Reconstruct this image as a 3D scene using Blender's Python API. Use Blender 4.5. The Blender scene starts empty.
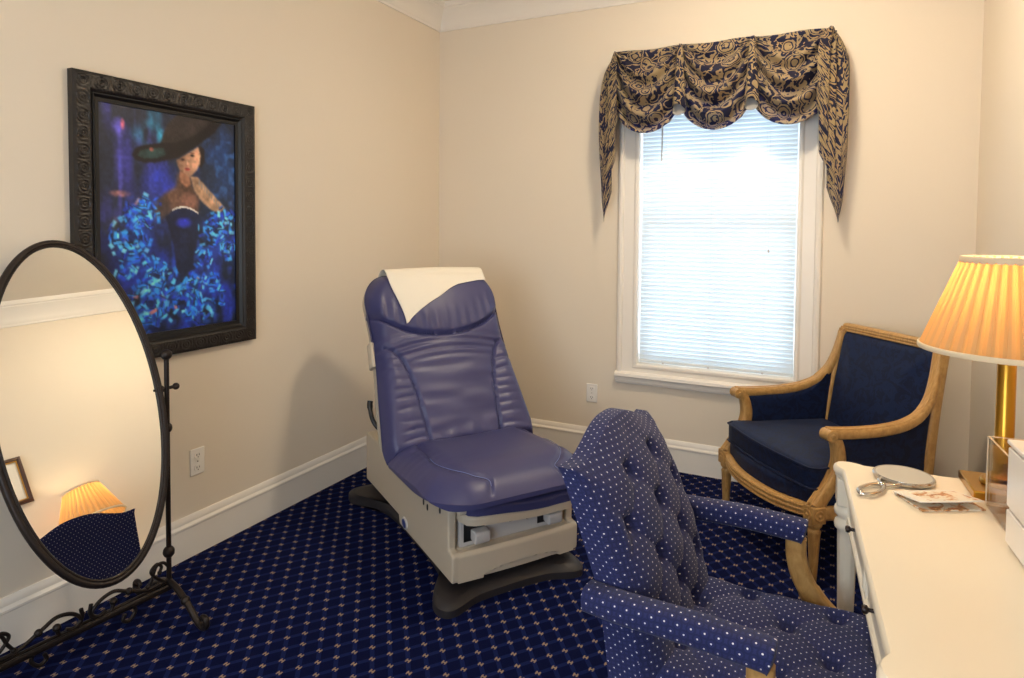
import bpy, bmesh, math, random
import numpy as np
from mathutils import Vector, Matrix, noise
random.seed(7)
SC = bpy.context.scene
COL = SC.collection
PI = math.pi
CEIL_W, CEIL_B, SKY_W, LAMP_W, EXPO = 106., 24., 6.6, 2.8, .28
def R(d): return math.radians(d)
def clamp(x, a=0., b=1.): return max(a, min(b, x))
def lerp(a, b, t): return a + (b - a) * t
def sstep(a, b, x):
    t = clamp((x - a) / (b - a)); return t * t * (3 - 2 * t)
def interp(x, pts):
    if x <= pts[0][0]: return pts[0][1]
    for (x0, y0), (x1, y1) in zip(pts, pts[1:]):
        if x <= x1: return y0 + (y1 - y0) * (x - x0) / (x1 - x0)
    return pts[-1][1]
def catmull(pts, n):
    P = [Vector(p) for p in pts]; out = []
    for i in range(len(P) - 1):
        p0 = P[i - 1] if i else P[0] * 2 - P[1]
        p1, p2 = P[i], P[i + 1]
        p3 = P[i + 2] if i + 2 < len(P) else P[-1] * 2 - P[-2]
        for k in range(n):
            t = k / n
            out.append(.5 * ((2 * p1) + (p2 - p0) * t + (2 * p0 - 5 * p1 + 4 * p2 - p3) * t * t + (3 * p1 - p0 - 3 * p2 + p3) * t ** 3))
    out.append(P[-1]); return out

# ------------------------------------------------------------------ mesh builder
class MB:
    def __init__(s): s.v = []; s.f = []; s.u = []; s.m = []
    def add(s, vs, fs, mi=0, uv=None, M=None):
        b = len(s.v)
        s.v += [tuple(M @ Vector(p)) if M else tuple(p) for p in vs]
        for k, f in enumerate(fs):
            s.f.append([b + i for i in f]); s.m.append(mi)
            s.u.append(uv[k] if uv else None)
        return s
    def box(s, x0, x1, y0, y1, z0, z1, mi=0, M=None):
        v = [(x, y, z) for z in (z0, z1) for y in (y0, y1) for x in (x0, x1)]
        f = [(0, 2, 3, 1), (4, 5, 7, 6), (0, 1, 5, 4), (2, 6, 7, 3), (0, 4, 6, 2), (1, 3, 7, 5)]
        return s.add(v, f, mi, None, M)
    def prism(s, poly, fn, a, b, mi=0):
        """poly of 2D points swept from a to b; fn(p, q, h) -> 3D"""
        n = len(poly)
        v = [fn(p[0], p[1], a) for p in poly] + [fn(p[0], p[1], b) for p in poly]
        f = [list(range(n))[::-1], list(range(n, 2 * n))] + [(i, (i + 1) % n, n + (i + 1) % n, n + i) for i in range(n)]
        return s.add(v, f, mi)
    def lathe(s, prof, n=32, c=(0, 0, 0), M=None, flute=None, mi=0):
        v = []; f = []
        for r, z in prof:
            for i in range(n):
                a = 2 * PI * i / n
                rr = r * (flute(a, z) if flute else 1)
                v.append((c[0] + rr * math.cos(a), c[1] + rr * math.sin(a), c[2] + z))
        m = len(prof)
        for j in range(m - 1):
            for i in range(n):
                k = (i + 1) % n
                f.append((j * n + i, j * n + k, (j + 1) * n + k, (j + 1) * n + i))
        f.append(list(range(n))[::-1]); f.append([(m - 1) * n + i for i in range(n)])
        return s.add(v, f, mi, None, M)
    def tube(s, pts, rx, ry=None, n=12, up=None, closed=False, pw=2., mi=0, uvs=False):
        P = [Vector(p) for p in pts]; m = len(P); v = []; f = []; uv = []
        ry = ry if ry is not None else rx
        T = []
        for i in range(m):
            a = P[(i - 1) % m] if (i or closed) else P[0]
            b = P[(i + 1) % m] if (i < m - 1 or closed) else P[-1]
            T.append((b - a).normalized())
        N = Vector(up) if up else (Vector((0, 0, 1)) if abs(T[0].z) < .9 else Vector((1, 0, 0)))
        L = 0; Ls = []
        for i in range(m):
            if up: N = Vector(up)
            N = (N - T[i] * N.dot(T[i])).normalized()
            B = T[i].cross(N)
            a = rx[i] if isinstance(rx, (list, tuple)) else rx
            b = ry[i] if isinstance(ry, (list, tuple)) else ry
            if i: L += (P[i] - P[i - 1]).length
            Ls.append(L)
            for k in range(n):
                t = 2 * PI * (k + .5) / n - PI / 2; c, d = math.cos(t), math.sin(t)
                e = 2 / pw
                v.append(P[i] + B * (a * math.copysign(abs(c) ** e, c)) + N * (b * math.copysign(abs(d) ** e, d)))
        mid = (m // 2) * n; W_ = [0.]
        for k in range(n): W_.append(W_[-1] + (Vector(v[mid + k]) - Vector(v[mid + (k + 1) % n])).length)
        for i in range(m if closed else m - 1):
            j = (i + 1) % m
            for k in range(n):
                q = (k + 1) % n
                f.append((i * n + k, i * n + q, j * n + q, j * n + k))
                uv.append([(Ls[i], W_[k]), (Ls[i], W_[k + 1]), (Ls[j], W_[k + 1]), (Ls[j], W_[k])])
        if not closed:
            f.append(list(range(n))[::-1]); f.append([(m - 1) * n + k for k in range(n)])
            for ff in f[-2:]: uv.append([(v[i][1], v[i][2]) for i in ff])
        return s.add(v, f, mi, uv if uvs else None)
    def ball(s, c, r, n=16, sc=(1, 1, 1)):
        pr = [(max(1e-4, r * math.sin(PI * i / 10)), -r * math.cos(PI * i / 10)) for i in range(11)]
        return s.lathe(pr, n, (0, 0, 0), Matrix.Translation(c) @ Matrix.Diagonal((*sc, 1)))
    def grid(s, fn, nu, nv, uvfn=None, mi=0, flip=False):
        v = [fn(i / nu, j / nv) for j in range(nv + 1) for i in range(nu + 1)]
        f = []; uv = []
        for j in range(nv):
            for i in range(nu):
                q = [j * (nu + 1) + i, j * (nu + 1) + i + 1, (j + 1) * (nu + 1) + i + 1, (j + 1) * (nu + 1) + i]
                c = [(i / nu, j / nv), ((i + 1) / nu, j / nv), ((i + 1) / nu, (j + 1) / nv), (i / nu, (j + 1) / nv)]
                if flip: q = q[::-1]; c = c[::-1]
                f.append(q); uv.append([uvfn(*a) if uvfn else a for a in c])
        return s.add(v, f, mi, uv)
    def pad(s, outline, ctr, top, bot, fn, rings=24, side=5, mi=0, dense=1.6, step=0):
        """upholstered slab. outline: closed 2D loop. top/bot(x,y,e)->height, fn(x,y,h)->3D. e=distance from the edge"""
        if step:
            o2 = []
            for a, b in zip(outline, outline[1:] + outline[:1]):
                k = max(1, int(math.dist(a, b) / step + .5))
                o2 += [(lerp(a[0], b[0], i / k), lerp(a[1], b[1], i / k)) for i in range(k)]
            outline = o2
        n = len(outline); cx, cy = ctr; v = []; f = []; uv = []
        rr = [1 - (1 - i / rings) ** dense for i in range(1, rings + 1)]
        arc = [0]
        for i in range(n):
            a, b = outline[i], outline[(i + 1) % n]; arc.append(arc[-1] + math.hypot(a[0] - b[0], a[1] - b[1]))
        P2 = []
        def ring(r, hf):
            ids = []
            for x, y in outline:
                X, Y = cx + (x - cx) * r, cy + (y - cy) * r
                e = (1 - r) * math.hypot(x - cx, y - cy)
                ids.append(len(v)); h = hf(X, Y, e); v.append(fn(X, Y, h)); P2.append((X, Y, h))
            return ids
        def quadr(A, B, fl):
            for i in range(n):
                k = (i + 1) % n
                q = [A[i], A[k], B[k], B[i]]
                if fl: q = q[::-1]
                f.append(q); uv.append([(P2[a][0], P2[a][1]) for a in q])
        def half(hf, fl):
            c = len(v); h = hf(cx, cy, 9.); v.append(fn(cx, cy, h)); P2.append((cx, cy, h))
            prev = None
            for r in rr:
                cur = ring(r, hf)
                if prev is None:
                    for i in range(n):
                        q = [c, cur[i], cur[(i + 1) % n]]
                        if fl: q = q[::-1]
                        f.append(q); uv.append([(P2[a][0], P2[a][1]) for a in q])
                else: quadr(prev, cur, not fl)
                prev = cur
            return prev
        A = half(top, False); B = half(bot, True)
        prev = A
        for k in range(1, side + 1):
            if k == side: cur = B
            else:
                cur = []
                for i, (x, y) in enumerate(outline):
                    h = lerp(P2[A[i]][2], P2[B[i]][2], k / side); cur.append(len(v)); v.append(fn(x, y, h)); P2.append((x, y, h))
            for i in range(n):
                q = (i + 1) % n
                f.append((prev[i], cur[i], cur[q], prev[q]))
                h0, h1 = P2[prev[i]][2], P2[cur[i]][2]
                d = (Vector(v[A[i]]) - Vector(v[B[i]])).length
                uv.append([(arc[i], d * (k - 1) / side), (arc[i], d * k / side), (arc[i + 1], d * k / side), (arc[i + 1], d * (k - 1) / side)])
            prev = cur
        return s.add(v, f, mi, uv)
    def uvscale(s, k):
        s.u = [[(a * k, b * k) for a, b in u] if u is not None else None for u in s.u]; return s
    def build(s, name, mats, parent=None, sharp=38, bevel=0, seg=2, solid=0, smooth=True):
        me = bpy.data.meshes.new(name)
        me.from_pydata([tuple(p) for p in s.v], [], s.f)
        if any(u is not None for u in s.u):
            lay = me.uv_layers.new(name='uv')
            li = 0
            for f, u in zip(s.f, s.u):
                for k in range(len(f)):
                    lay.data[li].uv = u[k] if u is not None else (0, 0); li += 1
        me.polygons.foreach_set('material_index', s.m)
        bm = bmesh.new(); bm.from_mesh(me)
        bmesh.ops.recalc_face_normals(bm, faces=bm.faces)
        bm.to_mesh(me); bm.free()
        if smooth:
            me.polygons.foreach_set('use_smooth', [True] * len(me.polygons))
            me.set_sharp_from_angle(angle=R(sharp))
        for m in (mats if isinstance(mats, (list, tuple)) else [mats]): me.materials.append(m)
        o = bpy.data.objects.new(name, me); COL.objects.link(o)
        if parent: o.parent = parent
        if bevel:
            b = o.modifiers.new('bevel', 'BEVEL'); b.width = bevel; b.segments = seg; b.limit_method = 'ANGLE'; b.angle_limit = R(35)
            b.harden_normals = False
        if solid:
            d = o.modifiers.new('solid', 'SOLIDIFY'); d.thickness = solid; d.offset = 0
        return o

def tag(o, label=None, cat=None, group=None, kind=None):
    if label: o['label'] = label
    if cat: o['category'] = cat
    if group: o['group'] = group
    if kind: o['kind'] = kind
    return o
def thing(name, label, cat, loc=(0, 0, 0), rz=0, group=None):
    o = bpy.data.objects.new(name, None); COL.objects.link(o)
    o.location = loc; o.rotation_euler = (0, 0, R(rz)); o.empty_display_size = .1
    return tag(o, label, cat, group)
def struct(o, label=None): return tag(o, label, None, None, 'structure')

# ------------------------------------------------------------------ materials
def hexc(h):
    h = h.lstrip('#'); c = [int(h[i:i + 2], 16) / 255 for i in (0, 2, 4)]
    return tuple(x / 12.92 if x <= .04045 else ((x + .055) / 1.055) ** 2.4 for x in c) + (1,)
class NT:
    def __init__(s, name):
        s.mat = bpy.data.materials.new(name); s.mat.use_nodes = True; s.t = s.mat.node_tree
        s.b = s.t.nodes['Principled BSDF']; s.out = s.t.nodes['Material Output']
    def n(s, typ, **kw):
        o = s.t.nodes.new(typ)
        for k, v in kw.items(): setattr(o, k, v)
        return o
    def L(s, a, b): s.t.links.new(a, b)
    def val(s, sock, x):
        if hasattr(x, 'is_linked'): s.L(x, sock)
        else: sock.default_value = x
    def m(s, op, a, b=0., c=0.):
        o = s.n('ShaderNodeMath', operation=op)
        for i, x in enumerate((a, b, c)): s.val(o.inputs[i], x)
        return o.outputs[0]
    def mix(s, fac, a, b):
        o = s.n('ShaderNodeMix', data_type='RGBA')
        s.val(o.inputs['Factor'], fac); s.val(o.inputs[6], a); s.val(o.inputs[7], b)
        return o.outputs[2]
    def coord(s, kind='Object'):
        return s.n('ShaderNodeTexCoord').outputs[kind]
    def noise(s, vec, scale, detail=3, rough=.5, color=False, dist=0.):
        o = s.n('ShaderNodeTexNoise'); s.L(vec, o.inputs['Vector'])
        o.inputs['Scale'].default_value = scale; o.inputs['Detail'].default_value = detail; o.inputs['Roughness'].default_value = rough
        o.inputs['Distortion'].default_value = dist
        return o.outputs['Color' if color else 'Fac']
    def bump(s, h, strength=.2, dist=.01):
        o = s.n('ShaderNodeBump'); o.inputs['Strength'].default_value = strength; o.inputs['Distance'].default_value = dist
        s.L(h, o.inputs['Height']); s.L(o.outputs[0], s.b.inputs['Normal'])
    def set(s, **kw):
        for k, v in kw.items(): s.val(s.b.inputs[k.replace('_', ' ')], v)
        return s
    def ramp(s, fac, stops):
        o = s.n('ShaderNodeValToRGB'); s.L(fac, o.inputs[0]); e = o.color_ramp.elements
        e[0].position, e[0].color = stops[0]; e[1].position, e[1].color = stops[-1]
        for p, c in stops[1:-1]:
            x = e.new(p); x.color = c
        return o.outputs[0]
    def lattice(s, vec, px, py, ox=0., oy=0.):
        """offsets (metres) to the nearest node of two staggered lattices; returns list of (dx, dy)"""
        sp = s.n('ShaderNodeSeparateXYZ'); s.L(vec, sp.inputs[0])
        out = []
        for sh in (0., .5):
            d = []
            for ax, p, o in ((0, px, ox), (1, py, oy)):
                a = s.m('ADD', s.m('DIVIDE', s.m('SUBTRACT', sp.outputs[ax], o), p), 50.5 + sh)
                d.append(s.m('MULTIPLY', s.m('SUBTRACT', s.m('FRACT', a), .5), p))
            out.append(d)
        return out
def simple(name, col, rough=.5, metal=0., var=.06, vscale=6., bump=0., bscale=60., **kw):
    m = NT(name); c = hexc(col) if isinstance(col, str) else col
    co = m.coord(); f = m.noise(co, vscale, 4)
    a = tuple(x * (1 - var) for x in c[:3]) + (1,); b = tuple(min(1, x * (1 + var)) for x in c[:3]) + (1,)
    m.set(Base_Color=m.mix(f, a, b), Roughness=rough, Metallic=metal, **kw)
    if bump: m.bump(m.noise(co, bscale, 5), bump)
    return m.mat
WALL = simple('wall_paint', '#ecdfcc', .75, var=.012, vscale=2, bump=.03, bscale=250)
CEIL = simple('ceiling_paint', '#e6dccb', .8, var=.01)
TRIM = simple('trim_paint', '#f5eee4', .35, var=.012)
SASHM = simple('sash_paint', '#f2f2ef', .4, var=.01)
PLATE = simple('outlet_plastic', '#f6f1ea', .35, var=.01)
SLOT = simple('dark_slot', '#2a2420', .6)
IRON = simple('bronze_iron', '#2d2522', .42, .55, var=.25, vscale=30, bump=.15, bscale=120)
BEIGE = simple('beige_plastic', '#c7b9a4', .42, var=.02, bump=.02, bscale=300)
GREYP = simple('grey_plastic', '#c9c4c0', .4, var=.02)
RUBBER = simple('dark_base_plastic', '#2b2729', .5, var=.1)
BLACK = simple('black_plastic', '#141214', .4)
CREAM = simple('cream_lacquer', '#efe3cd', .3, var=.015, vscale=3)
BRASS = simple('brass', '#b98a33', .28, 1., var=.08)
CHROME = simple('silver_metal', '#c9c6c2', .16, 1., var=.05)
KNOBM = simple('dark_knob', '#2f2522', .35, .6)
PAPER = simple('tissue_paper', '#f3ead9', .8, var=.01, bump=.03, bscale=40)
FRAMEB = simple('black_frame_wood', '#1d1715', .42, var=.3, vscale=18)
LINER = simple('black_liner', '#0d0a0a', .35)
GOLD = simple('gold_edge', '#c9983f', .35, .8)
DARKWOOD = simple('mahogany_frame', '#4a2818', .35, var=.2)
WHITEM = simple('white_mat', '#ece6da', .8, var=.01)
WHITEBOX = simple('white_lacquer', '#f4ece2', .3, var=.01)
def mirror_mat():
    m = NT('mirror_glass'); co = m.coord()
    m.set(Base_Color=m.mix(m.noise(co, 2), (.86, .87, .85, 1), (.88, .89, .87, 1)), Metallic=1., Roughness=.004)
    return m.mat
MIRROR = mirror_mat()
def wood_mat():
    m = NT('oak_wood'); co = m.coord()
    mp = m.n('ShaderNodeMapping'); m.L(co, mp.inputs[0]); mp.inputs['Scale'].default_value = (14, 60, 8)
    f = m.noise(mp.outputs[0], 3, 6, .6, dist=.4)
    g = m.noise(co, 5, 2)
    c = m.ramp(f, [(.25, hexc('#94672f')), (.5, hexc('#bb8d4c')), (.8, hexc('#d0a868'))])
    m.set(Base_Color=m.mix(m.m('MULTIPLY', g, .25), c, hexc('#d3b184')), Roughness=.42)
    m.bump(f, .08)
    return m.mat
WOOD = wood_mat()
def carpet_mat():
    m = NT('carpet'); co = m.coord()
    A, B = m.lattice(co, .073, .093, 1.149, -2.16)
    masks = []; lines = []
    for dx, dy in (A, B):
        ax, ay = m.m('ABSOLUTE', dx), m.m('ABSOLUTE', dy)
        bars = m.m('MULTIPLY', m.m('LESS_THAN', m.m('ABSOLUTE', m.m('SUBTRACT', ax, .0054)), .0024), m.m('LESS_THAN', ay, .0080))
        br = m.m('MULTIPLY', m.m('LESS_THAN', ax, .0085), m.m('LESS_THAN', ay, .0026))
        masks.append(m.m('MAXIMUM', bars, br))
        d = m.m('ABSOLUTE', m.m('SUBTRACT', m.m('DIVIDE', ax, .0365), m.m('DIVIDE', ay, .0465)))
        lines.append(m.m('LESS_THAN', d, .26))
    spec = m.m('MAXIMUM', *masks); ln = m.m('MAXIMUM', *lines)
    f = m.noise(co, 420, 3, .7); g = m.noise(co, 3, 2)
    navy = m.mix(f, hexc('#070a28'), hexc('#111840'))
    blue = m.mix(f, hexc('#131b4a'), hexc('#243268'))
    c = m.mix(m.m('MULTIPLY', ln, .6), navy, blue)
    fl = m.noise(co, 700, 2)
    c = m.mix(m.m('MULTIPLY', spec, m.m('ADD', .30, m.m('MULTIPLY', fl, .65))), c, hexc('#b59a78'))
    m.set(Base_Color=c, Roughness=.95, Specular_IOR_Level=.04)
    m.bump(f, .5, .004)
    return m.mat
CARPET = carpet_mat()
def polka_mat():
    m = NT('polka_dot_fabric'); uv = m.coord('UV')
    A, B = m.lattice(uv, .029, .033)
    ds = []
    for dx, dy in (A, B): ds.append(m.m('SQRT', m.m('ADD', m.m('MULTIPLY', dx, dx), m.m('MULTIPLY', dy, dy))))
    d = m.m('MINIMUM', *ds)
    dot = m.m('LESS_THAN', d, .0020)
    ring = m.m('LESS_THAN', m.m('ABSOLUTE', m.m('SUBTRACT', d, .0095)), .0020)
    f = m.noise(uv, 500, 2)
    base = m.mix(f, hexc('#1c2250'), hexc('#30376c'))
    c = m.mix(m.m('MULTIPLY', ring, .45), base, hexc('#12163a'))
    c = m.mix(dot, c, hexc('#ece6ea'))
    m.set(Base_Color=c, Roughness=.8, Sheen_Weight=.12, Specular_IOR_Level=.25)
    m.bump(f, .15, .003)
    return m.mat
POLKA = polka_mat()
POLKAB = simple('button_fabric', '#1c2358', .8)
def damask_mat():
    m = NT('navy_damask'); co = m.coord()
    n1 = m.noise(co, 14, 4, .6, dist=2.5)
    pat = m.ramp(n1, [(.47, (0, 0, 0, 1)), (.52, (1, 1, 1, 1))])
    f = m.noise(co, 500, 2)
    a = m.mix(f, hexc('#080f28'), hexc('#101a3a'))
    b = m.mix(f, hexc('#0b1734'), hexc('#17284e'))
    o = m.mix(pat, a, b)
    r = m.m('ADD', .5, m.m('MULTIPLY', n1, .25))
    m.set(Base_Color=o, Roughness=r, Sheen_Weight=.04, Specular_IOR_Level=.2)
    m.bump(f, .12, .003)
    return m.mat
DAMASK = damask_mat()
def leather_mat():
    m = NT('blue_vinyl'); co = m.coord()
    f = m.noise(co, 320, 4); g = m.noise(co, 3.5, 3)
    m.set(Base_Color=m.mix(g, hexc('#3a3b64'), hexc('#444471')), Roughness=.40, Specular_IOR_Level=.5)
    m.bump(f, .05, .002)
    return m.mat
VINYL = leather_mat()
SEAMM = simple('seam_thread', '#252a60', .6)
STITCH = simple('pale_stitch', '#7d8fc6', .6)
def valance_mat():
    m = NT('paisley_fabric'); uv = m.coord('UV')
    wob = m.n('ShaderNodeVectorMath', operation='MULTIPLY_ADD')
    m.L(m.noise(uv, 11, 3, color=True), wob.inputs[0]); wob.inputs[1].default_value = (.05, .05, 0); m.L(uv, wob.inputs[2])
    ve = m.n('ShaderNodeTexVoronoi', feature='F1'); m.L(wob.outputs[0], ve.inputs['Vector']); ve.inputs['Scale'].default_value = 8.5
    e = m.m('SUBTRACT', .60, ve.outputs['Distance'])
    body = m.m('GREATER_THAN', e, .185)
    line = m.m('LESS_THAN', m.m('ABSOLUTE', m.m('SUBTRACT', e, .265)), .022)
    line2 = m.m('LESS_THAN', m.m('ABSOLUTE', m.m('SUBTRACT', e, .43)), .03)
    v2 = m.n('ShaderNodeTexVoronoi', feature='F1'); m.L(uv, v2.inputs['Vector']); v2.inputs['Scale'].default_value = 48
    dots = m.m('MULTIPLY', m.m('LESS_THAN', v2.outputs['Distance'], .30), m.m('GREATER_THAN', e, .29))
    motif = m.m('MULTIPLY', body, m.m('SUBTRACT', 1., m.m('MAXIMUM', m.m('MAXIMUM', line, line2), dots)))
    n2 = m.noise(uv, 17, 2, .5, dist=1.2)
    curl = m.m('MULTIPLY', m.m('LESS_THAN', m.m('ABSOLUTE', m.m('SUBTRACT', n2, .5)), .06), m.m('LESS_THAN', e, .15))
    pat = m.m('MAXIMUM', motif, curl)
    f = m.noise(uv, 300, 2)
    c = m.mix(pat, m.mix(f, hexc('#17152a'), hexc('#272340')), m.mix(f, hexc('#a68d62'), hexc('#c8b085')))
    tr = m.n('ShaderNodeBsdfTranslucent'); m.L(m.mix(pat, hexc('#1f56b8'), hexc('#9fc0e6')), tr.inputs[0])
    ms = m.n('ShaderNodeMixShader'); ms.inputs[0].default_value = .32
    m.set(Base_Color=c, Roughness=.6, Sheen_Weight=.1, Specular_IOR_Level=.3)
    m.L(m.b.outputs[0], ms.inputs[1]); m.L(tr.outputs[0], ms.inputs[2]); m.L(ms.outputs[0], m.out.inputs[0])
    return m.mat
PAISLEY = valance_mat()
def translucent(name, col, tcol, fac, rough=.5):
    m = NT(name); co = m.coord(); c = hexc(col)
    m.set(Base_Color=m.mix(m.noise(co, 8), c, tuple(min(1, x * 1.03) for x in c)), Roughness=rough)
    tr = m.n('ShaderNodeBsdfTranslucent'); tr.inputs[0].default_value = hexc(tcol)
    ms = m.n('ShaderNodeMixShader'); ms.inputs[0].default_value = fac
    m.L(m.b.outputs[0], ms.inputs[1]); m.L(tr.outputs[0], ms.inputs[2]); m.L(ms.outputs[0], m.out.inputs[0])
    return m.mat
SLATM = translucent('blind_slat', '#e6ecef', '#d6eaf6', .125)
SHADEM = translucent('pleated_shade', '#dcb67c', '#f0b468', .46, .7)
SHADEF = translucent('pleated_shade_fold', '#dcb67c', '#d89448', .22, .7)
SHADETRIM = translucent('shade_trim', '#efe0bf', '#f0c890', .15, .7)
LINING = translucent('pale_lining', '#c9c4bd', '#cfe2ee', .4, .7)
def clear_mat(name, tint=(1, 1, 1, 1), refl=.08):
    m = NT(name); co = m.coord()
    tp = m.n('ShaderNodeBsdfTransparent'); tp.inputs[0].default_value = tint
    gl = m.n('ShaderNodeBsdfGlossy'); gl.inputs['Roughness'].default_value = .03
    lw = m.n('ShaderNodeLayerWeight'); lw.inputs[0].default_value = .35
    ms = m.n('ShaderNodeMixShader'); m.L(m.m('ADD', refl * .4, m.m('MULTIPLY', lw.outputs['Fresnel'], refl * 3)), ms.inputs[0])
    m.L(tp.outputs[0], ms.inputs[1]); m.L(gl.outputs[0], ms.inputs[2]); m.L(ms.outputs[0], m.out.inputs[0])
    return m.mat
PANE = clear_mat('window_pane', (.96, .98, 1, 1), .06)
ACRYL = clear_mat('acrylic', (.985, .97, .94, 1), .12)
def glass_mat():
    m = NT('crystal'); m.set(Base_Color=(1, 1, 1, 1), Roughness=.02, Transmission_Weight=1., IOR=1.5); return m.mat
CRYSTAL = glass_mat()
def emit(name, col, st):
    m = NT(name); m.set(Base_Color=(1, 1, 1, 1), Emission_Color=col, Emission_Strength=st); return m.mat

# ------------------------------------------------------------------ room shell
W, D, H, CB = 3.05, -4.85, 2.90, 2.75
WX0, WX1, WZ0, WZ1 = 1.392, 2.275, .595, 2.12          # window opening
fl = MB().box(-.15, W + .15, D - .15, .15, -.1, 0).build('floor', CARPET, smooth=False); struct(fl, 'navy carpet with small tan woven marks')
struct(MB().box(-.15, W + .15, D - .15, .15, H, H + .1).build('ceiling', CEIL, smooth=False))
struct(MB().box(-.15, 0, D - .15, .15, 0, H).build('wall_left', WALL, smooth=False))
struct(MB().box(W, W + .15, D - .15, .15, 0, H).build('wall_right', WALL, smooth=False))
FX0, FX1 = .85, 2.45                                            # unseen window added behind the viewpoint as cool daylight fill
wf = MB(); xs = [0, FX0, FX1, W]; zs = [0, WZ0, WZ1, H]
for i in range(3):
    for j in range(3):
        if not (i == 1 and j == 1): wf.box(xs[i], xs[i + 1], D - .15, D, zs[j], zs[j + 1])
struct(wf.build('wall_front', WALL, smooth=False))
wb = MB()
xs = [0, WX0, WX1, W]; zs = [0, WZ0, WZ1, H]
for y, fl_ in ((0, False), (.15, True)):
    for i in range(3):
        for j in range(3):
            if i == 1 and j == 1: continue
            wb.add([(xs[i], y, zs[j]), (xs[i + 1], y, zs[j]), (xs[i + 1], y, zs[j + 1]), (xs[i], y, zs[j + 1])], [(0, 1, 2, 3)])
wb.add([(WX0, 0, WZ0), (WX1, 0, WZ0), (WX1, 0, WZ1), (WX0, 0, WZ1), (WX0, .15, WZ0), (WX1, .15, WZ0), (WX1, .15, WZ1), (WX0, .15, WZ1)],
       [(0, 1, 5, 4), (1, 2, 6, 5), (2, 3, 7, 6), (3, 0, 4, 7)])
struct(wb.build('wall_back', WALL, smooth=False))
# mouldings run round the room with mitred corners: profile (d = out from the wall, z)
BASEP = [(0, 0), (.016, 0), (.016, .128), (.020, .132), (.020, .140), (.012, .150), (.012, .160), (.007, .172), (.004, .178), (0, .178)]
CROWNP = [(0, CB - .01), (.010, CB - .01), (.012, CB + .004), (.018, CB + .012), (.022, CB + .030), (.034, CB + .055), (.052, CB + .080), (.070, CB + .098),
          (.085, CB + .108), (.088, CB + .116), (.098, CB + .120), (.104, CB + .132), (.108, H), (0, H)]
def wall_run(side, prof):
    q = MB(); v = []
    for d, z in prof:
        a = {'left': [(d, -d), (d, D + d)], 'back': [(d, -d), (W - d, -d)], 'right': [(W - d, -d), (W - d, D + d)], 'front': [(d, D + d), (W - d, D + d)]}[side]
        v += [(a[0][0], a[0][1], z), (a[1][0], a[1][1], z)]
    n = len(prof)
    return q.add(v, [(2 * i, 2 * i + 1, 2 * ((i + 1) % n) + 1, 2 * ((i + 1) % n)) for i in range(n)] + [[2 * i for i in range(n)], [2 * i + 1 for i in range(n)]])
for i, s_ in enumerate(('left', 'back', 'right', 'front')):
    struct(wall_run(s_, BASEP).build('baseboard_' + s_, TRIM, sharp=25))
    struct(wall_run(s_, CROWNP).build('trim_%d' % (i + 1), TRIM, sharp=25), 'crown moulding')

def rect_frame(q, r, prof, fn, mi=0):
    """mitred frame about rect r=(a0,a1,b0,b1); prof = closed list of (outward, height); fn(a,b,h)->3D"""
    a0, a1, b0, b1 = r; n = len(prof); v = []
    for d, h in prof:
        v += [fn(a0 - d, b0 - d, h), fn(a1 + d, b0 - d, h), fn(a1 + d, b1 + d, h), fn(a0 - d, b1 + d, h)]
    f = []
    for i in range(n):
        j = (i + 1) % n
        for k in range(4):
            l = (k + 1) % 4
            f.append((4 * i + k, 4 * i + l, 4 * j + l, 4 * j + k))
    return q.add(v, f, mi)
# window: casing, sashes, panes
win = bpy.data.objects.new('window_1', None); COL.objects.link(win); win.location = (0, 0, 0); struct(win, 'sash window with painted casing and closed blinds')
cas = MB()
rect_frame(cas, (WX0, WX1, WZ0, WZ1), [(-.004, .15), (-.012, .15), (-.012, -.012), (-.006, -.018), (.006, -.019), (.016, -.012), (.074, -.016), (.080, -.026), (.092, -.030), (.104, -.026), (.110, -.014), (.112, 0), (0, 0)], lambda a, b, h: (a, h, b))
cas.build('window_casing', TRIM, win, sharp=25)
st = MB()
st.prism([(-.028, 0), (-.040, -.010), (-.042, -.026), (-.034, -.034), (-.030, -.05), (-.018, -.062), (-.016, -.072), (0, -.072), (0, 0)], lambda p, q_, h: (h, p, WZ0 - .040 + q_), WX0 - .115, WX1 + .115)
st.build('window_sill', TRIM, win, sharp=25)
sx0, sx1 = WX0 + .012, WX1 - .012
zm = 1.44
for nm, z0, z1, y0 in (('lower_sash', WZ0 + .012, zm + .022, .075), ('upper_sash', zm - .022, WZ1 - .012, .112)):
    q = MB()
    rect_frame(q, (sx0 + .045, sx1 - .045, z0 + .045, z1 - .042), [(0, y0), (.0449, y0), (.0449, y0 + .034), (0, y0 + .034), (-.006, y0 + .017)], lambda a, b, h: (a, h, b))
    o = q.build(nm, SASHM, win)
    p = MB().box(sx0 + .042, sx1 - .042, y0 + .015, y0 + .019, z0 + .042, z1 - .039); p.build('pane', PANE, o, smooth=False)
# muntin at mid width
q = MB(); q.box(1.82, 1.846, .083, .101, WZ0 + .057, zm - .02); q.build('muntin', SASHM, win, smooth=False)
q = MB(); q.box(1.82, 1.846, .120, .138, zm + .02, WZ1 - .054); q.build('muntin', SASHM, win, smooth=False)

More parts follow.
